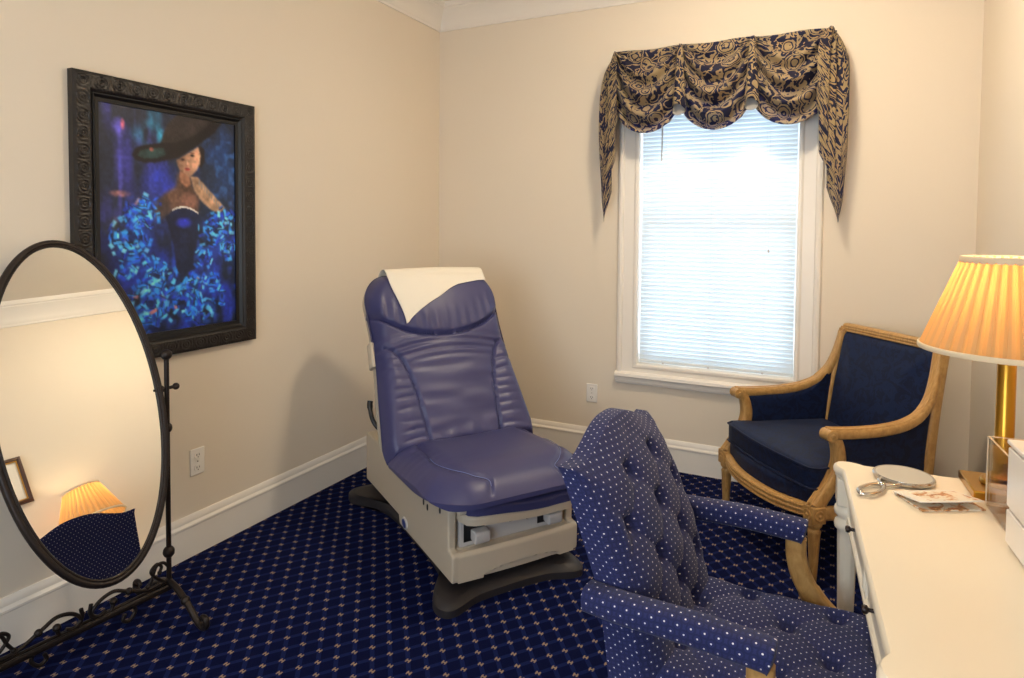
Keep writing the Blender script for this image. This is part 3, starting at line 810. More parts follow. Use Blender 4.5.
# footrest tongue: beige tray with a blue pad, wavy front
def foot(z0, z1, x1, wob):
    def fs_top(x, y, e): return z1 + wob * math.sin((y + .05) * 9) * sstep(-.12, .03, x) - .012 * (1 - min(1, e / .02)) ** 2
    ol = [(-.25, -.245), (-.01, -.245), (x1 - .02, -.238), (x1, -.21)] + [(x1 + .008 * math.cos(k * PI / 8), -.21 + .42 * k / 8) for k in range(1, 8)] + [(x1, .21), (x1 - .02, .238), (-.01, .245), (-.25, .245)] + [(-.25, .245 - .49 * k / 10) for k in range(1, 10)]
    return ol, fs_top, (lambda x, y, e: z0 + wob * math.sin((y + .05) * 9) * sstep(-.12, .03, x))
ol, ft, fb = foot(.298, .338, .050, -.013); MB().pad(ol, (-.1, 0), ft, fb, lambda x, y, h: (x, y, h), 14, 3).build('footrest_tray', BEIGE, ex, sharp=50)
ol, ft, fb = foot(.336, .380, .062, -.016); MB().pad(ol, (-.1, 0), ft, fb, lambda x, y, h: (x, y, h), 14, 4).build('footrest_pad', VINYL, ex, sharp=50)
# lift column and seat pan
q = MB().box(-.62, -.2, -.17, .17, .335, .376); q.build('lift_column', BEIGE, ex, bevel=.01)
# seat cushion
def rrect(x0, x1, y0, y1, r, n=10, step=.03):
    """rounded rectangle, r = radii at (x0y0, x1y0, x1y1, x0y1)"""
    o = []
    cs = [((x0, y0), r[0], PI), ((x1, y0), r[1], 1.5 * PI), ((x1, y1), r[2], 0), ((x0, y1), r[3], .5 * PI)]
    for (cx, cy), rr, a0 in cs:
        px = cx + (rr if cx == x0 else -rr); py = cy + (rr if cy == y0 else -rr)
        for k in range(n + 1):
            a = a0 + PI / 2 * k / n; o.append((px + rr * math.cos(a), py + rr * math.sin(a)))
    # subdivide long sides
    out = []
    for i, a in enumerate(o):
        b = o[(i + 1) % len(o)]; out.append(a); d = math.dist(a, b); m = int(d / step)
        for k in range(1, m + 1): out.append((lerp(a[0], b[0], k / (m + 1)), lerp(a[1], b[1], k / (m + 1))))
    return out
def seg_dist(x, y, P):
    best = 9
    for (x0, y0), (x1, y1) in zip(P, P[1:]):
        dx, dy = x1 - x0, y1 - y0; t = clamp(((x - x0) * dx + (y - y0) * dy) / (dx * dx + dy * dy + 1e-12))
        d = math.hypot(x - x0 - t * dx, y - y0 - t * dy)
        if d < best: best = d
    return best
def wr(x, y, sx, sy, sd): return noise.noise(Vector((x * sx + sd, y * sy, sd * 1.7)))
SEATM = [(p.x, p.y) for p in catmull([(-.50, -.24, 0), (-.34, -.255, 0), (-.19, -.275, 0), (-.08, -.25, 0), (-.01, -.20, 0), (.03, -.15, 0), (.075, -.16, 0)], 5)]
SEATM2 = [(p.x, p.y) for p in catmull([(-.50, .24, 0), (-.34, .255, 0), (-.19, .275, 0), (-.08, .25, 0), (-.01, .20, 0), (.03, .15, 0), (.075, .16, 0)], 5)]
so = rrect(-.50, .105, -.372, .340, (.05, .17, .17, .05), step=.02)
def seat_top(x, y, e):
    z = .492 - .030 * sstep(-.12, .12, x) - .016 * sstep(-.15, -.45, x) - .012 * sstep(.22, .34, abs(y)) + .010 * sstep(.28, .2, abs(y)) * sstep(.05, -.05, x)
    z -= .062 * (1 - min(1, e / .10)) ** 2.1
    for P in (SEATM, SEATM2):
        d = seg_dist(x, y, P); z -= .011 * math.exp(-(d / .008) ** 2)
    z += .0022 * wr(x, y, 26, 9, 3.) * sstep(.2, .3, abs(y))
    return z
MB().pad(so, (-.2, 0), seat_top, lambda x, y, e: .366 + .026 * sstep(-.2, .08, x) + .026 * (1 - min(1, e / .07)) ** 2, lambda x, y, h: (x, y, h), 48, 8, dense=1.4, step=.010).build('seat_cushion', VINYL, ex, sharp=60)
q = MB(); q.box(-.55, .03, -.27, .27, .352, .380); q.build('seat_pan', BEIGE, ex, bevel=.008)
for P in (SEATM, SEATM2):
    MB().tube([(x, y, seat_top(x, y, 1) + .0068) for x, y in P[8:]], .0010, n=5).build('seat_stitching', STITCH, ex)
# backrest
BO = Vector((-.462, .000, .462)); EB = Vector((-.502, 0, .865)); EN = Vector((.865, 0, .502)); BL = .860
def B3(a, b, h): return BO + Vector((0, a, 0)) + EB * b + EN * h
def bhw(b): return interp(b, [(-.05, .366), (.0, .378), (.2, .362), (.4, .344), (.55, .342), (.7, .348)])
bo = []
for k in range(25): b = lerp(-.05, .70, k / 24); bo.append((bhw(b), b))
for k in range(1, 15):
    t = PI / 2 * k / 15; bo.append((.348 - .121 + .121 * math.cos(t), .70 + (BL - .70 - .012) * math.sin(t)))
for k in range(13): a = .227 * (1 - 2 * k / 12); bo.append((a, BL - .012 + .012 * (1 - (a / .227) ** 2)))
half = len(bo)
left = [(-a, b) for a, b in bo[:25 + 14]][::-1]
bo = bo + left + [(-.366 + .732 * k / 24, -.05) for k in range(1, 24)]
HS = [(p.x, p.y) for p in catmull([(-.36, .650, 0), (-.28, .585, 0), (-.19, .535, 0), (-.065, .502, 0), (.065, .502, 0), (.19, .535, 0), (.28, .585, 0), (.36, .650, 0)], 6)]
LS = [(p.x, p.y) for p in catmull([(-.365, .47, 0), (-.305, .458, 0), (-.245, .405, 0), (-.208, .29, 0), (-.188, .15, 0), (-.178, .01, 0), (-.178, -.05, 0)], 6)]
RS = [(-a, b) for a, b in LS[8:]] 
LS = LS[6:]
def back_top(a, b, e):
    h = .020 * math.cos(clamp(abs(a) / .36) * PI / 2) 
    h -= .075 * (1 - min(1, e / .075)) ** 2.4
    dh = seg_dist(a, b, HS); h -= .017 * math.exp(-(dh / .009) ** 2)
    above = b > interp(a, HS)
    if above: 
        t = math.hypot(a / .34, (b - .67) / .19); h += .022 * math.exp(-t * t)
        h += .0055 * math.sin(a * 120 + 30 * (b - .55) * a) * math.exp(-((b - interp(a, HS) - .05) / .06) ** 2) * (.4 + .6 * wr(a, b, 8, 3, 1.))
    else:
        dl = min(seg_dist(a, b, LS), seg_dist(a, b, RS)); h -= .014 * math.exp(-(dl / .007) ** 2)
        xl = interp(b, sorted([(p[1], -p[0]) for p in LS]))
        if b < .445 and abs(a) > xl - .0:                 # bolster pulls
            w = sstep(0, .02, abs(a) - xl) * (1 - sstep(.07, .14, abs(a) - xl))
            ph = 2.2 * wr(a, b, 5, 9, 2.)
            h += .014 * sstep(0, .08, abs(a) - xl) + .0048 * w * (math.exp(-((((b + .012 * ph) / .047) % 1) - .5) ** 2 / .03) * -1.4) * (.5 + .9 * abs(wr(a, b, 3, 14, 5.)))
        if abs(a) < xl or b > .445:
            h += .006 * wr(a, b, 5, 22, 7.) + .0038 * math.exp(-((b - .44) / .05) ** 2) * math.sin(2 * PI * b / .04 + 9 * a * a * 8)
            h += .004 * math.exp(-(b / .05) ** 2) * math.sin(a * 60)
    return h
MB().pad(bo, (0, .39), back_top, lambda x, y, e: -.085 + .03 * (1 - min(1, e / .05)) ** 2, B3, 64, 6, dense=1.35, step=.008).build('backrest_cushion', VINYL, ex, sharp=60)
q = MB(); so2 = [(a * 1.0, .04 + b * .94) for a, b in bo]
q.pad(so2, (0, .39), lambda x, y, e: -.088, lambda x, y, e: -.128 + .03 * (1 - min(1, e / .04)) ** 2, B3, 8, 3); q.build('back_shell', BEIGE, ex, sharp=50)
# side release grip in beige and a black lever
for s_ in (-1,):
    q = MB().tube([B3(s_ * .352, .39, -.085), B3(s_ * .348, .45, -.085), B3(s_ * .345, .51, -.085)], .012, .03, 14, up=tuple(EN), pw=3); q.build('side_grip', BEIGE, ex, bevel=.004)
q = MB().tube(catmull([B3(-.345, .10, -.11), B3(-.372, .14, -.11), B3(-.384, .18, -.11), B3(-.384, .23, -.11), B3(-.380, .25, -.105)], 5), [.010] * 14 + [.013] * 7, n=10); q.build('release_lever', BLACK, ex)
q = MB().box(-.76, -.60, -.12, .12, .335, .46); q.build('back_hinge', BEIGE, ex, bevel=.01)

# paper sheet over the headrest
def pedge(a): return interp(a, [(-.215, .556), (-.188, .556), (-.16, .585), (-.11, .622), (-.06, .652), (0, .683), (.06, .722), (.11, .745), (.17, .757), (.23, .768), (.29, .773)])
def paper(u, v):
    # v 0 = hem at the front, up over the top, down behind
    b1 = BL + .004
    lo = -.242 + .048 * (1 - sstep(.0, .6, v)); hi = .284 - .004 * math.sin(v * 5)
    a = lerp(lo, hi, u); be = pedge(a)
    def front_h(b):
        e = max(0., BL - b); return max(back_top(a, b, min(e, .5)), -.075) + .007
    if v < .6:
        b = lerp(be, BL - .045, v / .6); h = front_h(b)
        return B3(a, b, h)
    t = (v - .6) / .4
    h0 = front_h(BL - .045)
    if t < .6:
        k = t / .6 * PI; r = (h0 + .145) / 2
        return B3(a, BL - .045 + .062 * math.sin(k) * (1), h0 - r + r * math.cos(k))
    return B3(a, BL - .045 - (t - .6) / .4 * .14, -.145)
def paper_fine(u, v):
    p = paper(u, v); return p + EN * (.0016 * noise.noise(Vector((u * 6, v * 5, 2))))
pp = MB().grid(paper_fine, 48, 60).build('paper_sheet', PAPER, None, sharp=180, solid=.0012)
pp.location = EX; pp.rotation_euler = (0, 0, R(-33.7))
tag(pp, 'white paper sheet draped over the headrest of the blue examination chair', 'paper')
# ------------------------------------------------------------------ tufted polka dot chair at the desk
tc = thing('tufted_chair', 'button tufted navy armchair with white polka dots pulled up to the cream desk', 'chair', (2.1185, -2.148, -.0708), -3.6)
tc.scale = (1.05, 1.05, 1.05)
def tuftf(x, y, a, b, x0=0., y0=0.):
    p, q_ = (x - x0) / a, (y - y0) / b
    puff = (abs(math.sin(PI * (p - q_) / 2)) * abs(math.sin(PI * (p + q_) / 2))) ** .5
    i, j = round(p), round(q_)
    best = 9
    for di in (-1, 0, 1):
        for dj in (-1, 0, 1):
            if (i + di + j + dj) % 2 == 0:
                best = min(best, math.hypot((p - i - di) * a, (q_ - j - dj) * b))
    return puff, best
# seat
so3 = [(x, y * lerp(.975, 1.09, clamp(x / .45))) for x, y in rrect(-.05, .475, -.25, .25, (.04, .05, .05, .04), step=.014)]
def tseat(x, y, e):
    z = .490 - .006 * sstep(.3, .47, x) - .05 * (1 - min(1, e / .06)) ** 2.3
    pf, d = tuftf(x, y, .10, .092, .115, 0)
    w = sstep(.01, .07, e) 
    return z + w * (.009 * pf - .026 * math.exp(-(d / .022) ** 2))
MB().pad(so3, (.2, 0), tseat, lambda x, y, e: .345, lambda x, y, h: (x, y, h), 44, 6, dense=1.25).uvscale(1.42).build('seat', POLKA, tc, sharp=70)
MB().pad(rrect(-.03, .46, -.243, .243, (.03, .03, .03, .03)), (.2, 0), lambda x, y, e: .35, lambda x, y, e: .27, lambda x, y, h: (x, y, h), 6, 4).uvscale(1.42).build('seat_apron', POLKA, tc, sharp=50)
for i in range(-3, 5):
    for j in range(-3, 4):
        if (i + j) % 2: continue
        x, y = .115 + i * .10, j * .092
        if 0 < x < .44 and abs(y) < .2:
            MB().ball((x, y, tseat(x, y, .2) + .001), .0085, 12, (1, 1, .55)).build('button', POLKAB, tc)
# back: outline in (v, z), camel top
def ztop(v): return .882 + .070 * math.exp(-(abs(v) / .165) ** 2.5) + .010 * sstep(.18, .258, abs(v))
tb = []
for k in range(41): v = lerp(.252, -.252, k / 40); tb.append((v * 1.03, ztop(v)))
for k in range(1, 34): tb.append((-.252 + .012 * (k / 34), lerp(ztop(.252), .275, k / 34)))
for k in range(25): tb.append((lerp(-.24, .24, k / 24), .275))
for k in range(1, 34): tb.append((.24 + .012 * (k / 34), lerp(.275, ztop(.252), k / 34)))
UF = [(.27, .035), (.464, .012), (.57, -.003), (.664, -.022), (.768, -.060), (.845, -.098), (.905, -.138), (.97, -.165)]
UR = [(.27, -.10), (.463, -.102), (.648, -.118), (.787, -.162), (.91, -.208), (.97, -.225)]
def tback(x, y, e):
    h = 1.0 - .30 * (1 - min(1, e / .06)) ** 2.2
    pf, d = tuftf(x, y, .082, .088, 0, .76)
    w = sstep(.012, .07, e) * sstep(.40, .5, y)
    return h + w * (.11 * pf - .34 * math.exp(-(d / .021) ** 2)) - w * .04
def TB(x, y, h):
    f, r = interp(y, UF), interp(y, UR)
    cur = -.034 * (abs(x) / .25) ** 2.2 * sstep(.45, .8, y)                      # slight wrap of the back
    return (lerp(r, f, h) + cur * (.4 + .6 * h) - .0, x, y)
MB().pad(tb, (0, .62), tback, lambda x, y, e: .0 + .04 * (1 - min(1, e / .03)) ** 2, TB, 60, 6, dense=1.25, step=.009).uvscale(1.42).build('backrest', POLKA, tc, sharp=70)
for i in range(-3, 4):
    for j in range(-4, 3):
        if (i + j) % 2: continue
        x, y = i * .082, .76 + j * .088
        if abs(x) < .2 and .45 < y < ztop(x) - .06:
            MB().ball(TB(x, y, tback(x, y, .2) + .01), .0085, 12, (.6, 1, 1)).build('button', POLKAB, tc)
for s_ in (-1, 1):
    y = s_ * .279
    q = MB().tube(catmull([(-.135, s_ * .268, .638), (-.05, s_ * .276, .640), (.08, y, .645), (.20, y, .642), (.226, y, .640), (.236, y, .638)], 6),
                  [.032] * 25 + [.034, .034, .032, .028, .020, .010][:6], [.028] * 25 + [.029, .029, .027, .023, .016, .007][:6], 20, up=(0, 0, 1), pw=2.9, uvs=True)
    q.uvscale(1.15).build('armrest', POLKA, tc, sharp=60)
    q = MB().tube(catmull([(.212, y, .62), (.214, y, .57), (.230, y, .515), (.268, y * .995, .46), (.33, y * .97, .41), (.375, y * .95, .36), (.39, y * .94, .30)], 8), .016, [.025] * 20 + [.028] * 29, 12, up=(.6, 0, .5), pw=3.5)
    q.build('arm_support', WOOD, tc, sharp=50)
    for x in (-.05, .42):
        q = MB().lathe([(.013, .0676), (.016, .085), (.024, .24), (.024, .285)], 20, (x, s_ * .205, 0)); q.build('leg', WOOD, tc)

# ------------------------------------------------------------------ carved armchair by the window
ac = thing('carved_armchair', 'carved oak armchair with navy damask upholstery in the corner beside the window', 'armchair', (2.19, -.70, 0), 218.5)
U_ = (0, 0, 1)
for s_ in (-1, 1):
    v = s_ * .325
    # front leg: rosette block over a fluted taper
    q = MB().box(-.031, .031, v - .031, v + .031, .250, .318); lg = q.build('leg', WOOD, ac, bevel=.004)
    MB().lathe([(.012, 0), (.015, .03), (.0245, .205), (.026, .215), (.021, .222), (.021, .228), (.028, .236), (.030, .244), (.027, .252)], 40, (0, v, 0),
               flute=lambda a, z: 1 - (.07 * (.5 + .5 * math.cos(10 * a)) if .03 < z < .206 else 0)).build('fluted_taper', WOOD, lg, sharp=50)
    for M_ in (Matrix.Translation((.031, v, .284)) @ Matrix.Rotation(R(90), 4, 'Y'), Matrix.Translation((0, v + s_ * .031, .284)) @ Matrix.Rotation(R(-90 * s_), 4, 'X')):
        MB().lathe([(.022, 0), (.022, .003), (.018, .004), (.015, .0025), (.008, .003), (.006, .006), (.001, .007)], 24, (0, 0, 0), M_, flute=lambda a, z: 1 + .08 * math.cos(8 * a) * (z > .002)).build('rosette', WOOD, lg)
    # S-curved arm post
    pp_ = catmull([(.0, v, .31), (-.030, v, .350), (-.080, v, .42), (-.102, v, .485), (-.096, v, .545), (-.080, v, .585), (-.07, v, .60)], 6)
    q = MB().tube(pp_, [lerp(.026, .020, i / (len(pp_) - 1)) for i in range(len(pp_))], [lerp(.031, .022, i / (len(pp_) - 1)) for i in range(len(pp_))], 14, up=(1, 0, .3), pw=3.2)
    for dv in (-.010, .010): q.tube([(p.x + .029 - .009 * i / len(pp_), p.y + dv, p.z + .009) for i, p in enumerate(pp_)], .0045, n=6)
    q.build('arm_post', WOOD, ac, sharp=50)
    # arm rail sweeping up into the back
    ap = catmull([(-.048, s_ * .330, .606), (-.10, s_ * .332, .602), (-.20, s_ * .334, .600), (-.30, s_ * .333, .603), (-.40, s_ * .328, .616), (-.485, s_ * .318, .648), (-.545, s_ * .306, .705), (-.582, s_ * .295, .785), (-.602, s_ * .287, .86), (-.610, s_ * .284, .90)], 6)
    n_ = len(ap)
    q = MB().tube(ap, [lerp(.026, .020, i / n_) for i in range(n_)], [.021 if i < n_ * .5 else lerp(.021, .018, (i / n_ - .5) * 2) for i in range(n_)], 14, up=(.25, 0, 1), pw=3.2)
    for dv in (-.014, .014): q.tube([p + Vector((.006 if i > 30 else 0, dv * (1 - .25 * i / n_), .0200 - .003 * i / n_)) for i, p in enumerate(ap)], .0045, n=6)
    arm = q.build('arm', WOOD, ac, sharp=50)
    M_ = Matrix.Translation((-.050, s_ * .331, .600)) @ Matrix.Rotation(R(90), 4, 'X')
    MB().lathe([(.001, -.031), (.008, -.031), (.010, -.028), (.018, -.028), (.024, -.025), (.024, .025), (.018, .028), (.010, .028), (.008, .031), (.001, .031)], 28, (0, 0, 0), M_).build('arm_scroll', WOOD, arm, sharp=40)
    # rear post, raked
    bp = [(-.60, s_ * .285, 0), (-.565, s_ * .297, .12), (-.545, s_ * .302, .30), (-.548, s_ * .304, .45), (-.575, s_ * .300, .66), (-.618, s_ * .288, .86), (-.634, s_ * .284, .920)]
    q = MB().tube(catmull(bp, 6), .021, [lerp(.019, .024, min(1, i / 14)) for i in range(37)], 12, up=(1, 0, 0), pw=4); q.build('back_post', WOOD, ac, sharp=50)
    # side rail and upholstered side panel
    q = MB().tube([(-.03, s_ * .327, .283), (-.28, s_ * .322, .280), (-.545, s_ * .304, .284)], .018, .030, 12, up=U_, pw=4); q.build('side_rail', WOOD, ac, sharp=50)
    poly = [(-.045, .312), (-.10, .40), (-.118, .485), (-.105, .55), (-.075, .592), (-.16, .588), (-.26, .588), (-.36, .594), (-.45, .620), (-.52, .668), (-.552, .715), (-.562, .67), (-.552, .60), (-.54, .45), (-.54, .312)]
    poly = [(p.x, p.y) for p in catmull([(*p, 0) for p in poly + poly[:1]], 3)][:-1]
    wv = lambda u: lerp(.327, .302, clamp((-u - .1) / .45))
    def mapf(x, y, h, s_=s_): return (x, s_ * (wv(x) + h), y)
    MB().pad(poly, (-.33, .46), lambda x, y, e: .012 - .008 * (1 - min(1, e / .03)) ** 2, lambda x, y, e: -.016 + .006 * (1 - min(1, e / .03)) ** 2, mapf, 12, 2).build('side_panel', DAMASK, ac, sharp=60)
# bowed front rail with a carved bead
fr = catmull([(.0, -.30, .285), (.040, -.20, .279), (.062, -.08, .276), (.062, .08, .276), (.040, .20, .279), (.0, .30, .285)], 8)
q = MB().tube(fr, .019, .028, 12, up=U_, pw=4)
for dz in (-.018, .018): q.tube([p + Vector((.019, 0, dz)) for p in fr], .005, n=6)
for i in range(1, len(fr) - 1):
    for k in (0, .5):
        p = fr[i].lerp(fr[i + 1], k) if i + 1 < len(fr) else fr[i]; q.ball(p + Vector((.018, 0, 0)), .0075, 6)
q.build('front_rail', WOOD, ac, sharp=50)
MB().tube([(-.545, -.29, .29), (-.545, .29, .29)], .018, .03, 12, up=U_, pw=4).build('rear_rail', WOOD, ac)
tr_ = [(-.636, lerp(-.284, .284, k / 12), .920) for k in range(13)]
q = MB().tube(tr_, .024, .022, 12, up=U_, pw=4)
for du, dz in ((.022, .012), (.024, -.012)): q.tube([(p[0] + du, p[1], p[2] + dz) for p in tr_], .004, n=6)
for k in range(60): q.ball((-.613, lerp(-.275, .275, k / 59), .920), .0055, 6)
q.build('top_rail', WOOD, ac, sharp=50)
# back upholstery
bo4 = rrect(-.270, .270, .33, .904, (.02, .02, .015, .015), step=.03)
def backu(z): return interp(z, [(.30, -.515), (.45, -.522), (.66, -.556), (.86, -.602), (.93, -.622)])
MB().pad(bo4, (0, .62), lambda x, y, e: .012 + .016 * min(1, e / .14) - .016 * (1 - min(1, e / .03)) ** 2, lambda x, y, e: -.045 + .010 * (1 - min(1, e / .03)) ** 2,
         lambda x, y, h: (backu(y) + h, x, y), 16, 4).build('back_panel', DAMASK, ac, sharp=60)
# seat deck and loose cushion
sd = [(-.52, -.285), (-.35, -.30), (-.08, -.305), (-.0, -.297)] + [(.0 + .052 * math.sin(PI * k / 12), -.297 + .594 * k / 12) for k in range(1, 12)] + [(0, .297), (-.08, .305), (-.35, .30), (-.52, .285)] + [(-.52, .285 - .57 * k / 12) for k in range(1, 12)]
MB().pad(sd, (-.25, 0), lambda x, y, e: .378 - .02 * (1 - min(1, e / .04)) ** 2, lambda x, y, e: .29, lambda x, y, h: (x, y, h), 10, 5).build('seat_deck', DAMASK, ac, sharp=60)
cu = [(-.50, -.265), (-.30, -.285), (-.11, -.292), (-.085, -.312), (-.02, -.318), (.008, -.30)] + [(.008 + .026 * math.sin(PI * k / 14), -.30 + .60 * k / 14) for k in range(1, 14)] + [(.008, .30), (-.02, .318), (-.085, .312), (-.11, .292), (-.30, .285), (-.50, .265)] + [(-.50, .265 - .53 * k / 12) for k in range(1, 12)]
def cut(x, y, e): return .464 + .020 * min(1, e / .16) ** .7 - .010 * (1 - min(1, e / .02)) ** 2
cb = MB().pad(cu, (-.24, 0), cut, lambda x, y, e: .368 + .008 * (1 - min(1, e / .02)) ** 2, lambda x, y, h: (x, y, h), 18, 5).build('seat_cushion', DAMASK, ac, sharp=60)
q = MB()
for z in (.459, .376): q.tube([(x * 1.0 + (.003 if x > 0 else 0), y * 1.008, z) for x, y in cu], .0048, n=8, closed=True)
q.build('piping', DAMASK, cb)

# ------------------------------------------------------------------ cream writing desk
dk = thing('writing_desk', 'cream painted writing desk with fluted legs and two small dark drawer knobs', 'desk', (2.45, -1.69, 0), -86.6)
DL, DD = .985, .535                                           # length, depth; local x along the length, y toward the wall
def D3(x, y, z): return (x, y, z)
def desk_outline(o):
    c = []
    for (cx, cy, sx, sy) in ((0, 0, 1, 1), (DL, 0, -1, 1), (DL, DD, -1, -1), (0, DD, 1, -1)):
        # outset rounded corner with a small cove back to the straight edge
        pts = [(.085, .014), (.072, .013), (.062, .006), (.050, -.001), (.030, -.005), (.012, -.003), (.002, .004), (-.003, .014), (-.004, .030), (.0, .050), (.005, .060), (.012, .070), (.013, .085)]
        pts = [(cx + sx * (p[0] + o * (1 if p[0] < .04 else .3)), cy + sy * (p[1] + o * (1 if p[1] < .04 else .3))) for p in pts]
        if sx * sy < 0: pts = pts[::-1]
        c.append(pts)
    return c[0][::-1] + c[1][::-1] + c[2][::-1] + c[3][::-1]
ol = desk_outline(0)
q = MB(); levels = [(.012, .716), (.004, .720), (.004, .726), (.0, .730), (-.001, .738), (.002, .746), (.006, .750)]
rings_ = [desk_outline(o) for o, z in levels]; n_ = len(ol)
v_ = [(x, y, z) for r_, (o, z) in zip(rings_, levels) for x, y in r_]
f_ = [(i * n_ + k, i * n_ + (k + 1) % n_, (i + 1) * n_ + (k + 1) % n_, (i + 1) * n_ + k) for i in range(len(levels) - 1) for k in range(n_)]
f_ += [list(range(n_)), [(len(levels) - 1) * n_ + k for k in range(n_)]]
q.add(v_, f_); q.build('top', CREAM, dk, sharp=30)
ax0, ax1, ay0, ay1 = .045, DL - .045, .034, DD - .045
q = MB(); q.box(ax0, ax1, ay0 + .004, ay1, .600, .717); q.box(ax0, ax1, ay0 - .006, ay0 + .02, .592, .606); q.build('apron', CREAM, dk, bevel=.003)
for k, (a, b) in enumerate(((.085, .480), (.505, .900))):
    q = MB().box(a, b, ay0 - .003, ay0 + .02, .614, .706); d_ = q.build('drawer', CREAM, dk, bevel=.003)
    q = MB(); rect_frame(q, (a + .016, b - .016, .630, .690), [(0, -.003), (.004, -.007), (.009, -.006), (.011, -.003), (.011, .002), (0, .002)], lambda p, r_, h: (p, ay0 + h, r_)); q.build('drawer_bead', CREAM, d_)
    M_ = Matrix.Translation(((.272, .640)[k], ay0 - .002, .668)) @ Matrix.Rotation(R(90), 4, 'X')
    MB().lathe([(.006, 0), (.004, .004), (.004, .012), (.008, .015), (.0088, .020), (.007, .024), (.001, .025)], 20, (0, 0, 0), M_).build('knob', KNOBM, d_)
for cx in (.034, DL - .034):
    for cy in (.034, DD - .036):
        q = MB().box(cx - .031, cx + .031, cy - .031, cy + .031, .640, .717); lg = q.build('leg', CREAM, dk, bevel=.004)
        MB().lathe([(.014, 0), (.018, .012), (.018, .03), (.014, .04), (.026, .545), (.026, .565), (.033, .572), (.035, .582), (.033, .592), (.026, .598), (.026, .604), (.034, .612), (.036, .622), (.034, .632), (.028, .640)], 48, (cx, cy, 0),
                   flute=lambda a, z: 1 - (.10 * (.5 + .5 * math.cos(10 * a)) if .05 < z < .56 else 0)).build('fluted_shaft', CREAM, lg, sharp=50)

# ------------------------------------------------------------------ table lamp
TZ = .7505
LX, LY = 2.829, -1.755
la = thing('table_lamp', 'lit brass column lamp with pleated cream shade on the cream desk', 'lamp', (LX, LY, TZ), -86.6 + 90)
q = MB().box(-.078, .078, -.078, .078, .0, .022); q.lathe([(.050, .022), (.046, .034), (.001, .037)], 32); q.build('base', BRASS, la, bevel=.003)
q = MB().lathe([(.034, .036), (.034, .044), (.026, .050), (.021, .056), (.0205, .33), (.025, .335), (.025, .345), (.015, .350), (.012, .385), (.001, .386)], 32); q.build('column', BRASS, la, sharp=40)
q = MB(); q.lathe([(.014, .386), (.016, .390), (.016, .430), (.010, .434), (.001, .435)], 20); q.build('socket', BRASS, la, sharp=40)
q = MB()
for s_ in (-1, 1): q.tube(catmull([(0, s_ * .012, .36), (0, s_ * .055, .40), (0, s_ * .062, .47), (0, s_ * .03, .545), (0, 0, .560)], 6), .002, n=6)
q.build('harp', BRASS, la)
BULB = emit('lamp_bulb', (1, .72, .42, 1), 4.)
bb = MB().ball((0, 0, .475), .028, 16, (1, 1, 1.25)).build('bulb', BULB, la); bb.visible_shadow = True
ZT, ZB, RT, RB = .597, .362, .100, .186
NP = 36
def shade(u, v):
    a = 2 * PI * u; r = lerp(RB, RT, v); am = lerp(.0055, .0030, v)
    r += am * (abs(((u * NP) % 1) * 2 - 1) * 2 - 1)
    return (r * math.cos(a), r * math.sin(a), lerp(ZB, ZT, v))
sq = MB().grid(shade, NP * 4, 6)
sq.m = [1 if (i % 4) in (1, 2) else 0 for i in range(len(sq.f))]     # folded-over (double) cloth between single layers
sh = sq.build('shade', [SHADEM, SHADEF], la, sharp=20)
for r_, z, h, g in ((RT + .003, ZT - .005, .014, 'top'), (RB + .004, ZB + .004, .010, 'bottom')):
    MB().tube([(r_ * math.cos(2 * PI * k / 64), r_ * math.sin(2 * PI * k / 64), z) for k in range(64)], .0035, h / 2 + .002, 10, up=U_, closed=True, pw=3).build('shade_trim', SHADETRIM, sh)
q = MB()
for k in range(3): q.tube([(0, 0, .562), (RT * math.cos(2 * PI * k / 3), RT * math.sin(2 * PI * k / 3), ZT - .006)], .0018, n=6)
q.lathe([(.006, .560), (.008, .566), (.010, .574), (.006, .580), (.001, .582)], 16); q.build('finial', BRASS, la)

# ------------------------------------------------------------------ small things on the desk
hm = thing('hand_mirror', 'round silver hand mirror with open loop handle lying on the cream desk', 'hand mirror', (2.613, -1.768, TZ))
q = MB().lathe([(.050, 0), (.068, .002), (.073, .006), (.073, .010), (.070, .0135), (.064, .0125), (.001, .0105)], 56); q.build('rim', CHROME, hm, sharp=40)
MB().lathe([(.0655, .0108), (.0655, .0132), (.001, .0135)], 56).build('glass', MIRROR, hm, sharp=20)
hd = Vector((-.107, -.178, 0)).normalized(); hp = Vector((-hd.y, hd.x, 0))
def H3(a, b, z=.008): return hd * a + hp * b + Vector((0, 0, z))
q = MB().tube(catmull([H3(.066, .024), H3(.085, .020), H3(.10, .006), H3(.115, -.010), H3(.15, -.019), H3(.185, -.017), H3(.203, -.006), H3(.206, .006), H3(.19, .018), H3(.155, .020), H3(.118, .010), H3(.10, -.006), H3(.085, -.020), H3(.066, -.024)], 6), .0052, n=10)
q.ball(H3(.108, 0, .010), .009, 12, (1, 1, .7)); q.ball(H3(.207, 0, .008), .007, 12)
q.build('handle', CHROME, hm, sharp=60)
def card_mat():
    m = NT('card_print'); co = m.coord()
    f = m.noise(co, 22, 4, .6, dist=1.5)
    c = m.ramp(f, [(.46, hexc('#f0e6d4')), (.56, hexc('#d39a5e')), (.62, hexc('#a05f36')), (.72, hexc('#ecd8bc'))])
    m.set(Base_Color=c, Roughness=.35); return m.mat
CARD = card_mat(); CARDW = simple('card_white', '#efe8dc', .5)
gc = thing('folded_card', 'folded printed card half open on the desk beside the hand mirror', 'card', (2.676, -1.895, TZ), 29)
MB().box(-.078, .078, -.052, .052, 0, .0035).build('lower_leaf', CARD, gc, bevel=.0005)
o = MB().box(-.078, .078, 0, .104, 0, .003).build('upper_leaf', CARDW, gc, bevel=.0005); o.location = (-.002, -.05, .0045); o.rotation_euler = (R(9), R(2), 0)
o.location = (-.004, .052, .0045); o.rotation_euler = (R(-9), 0, 0)
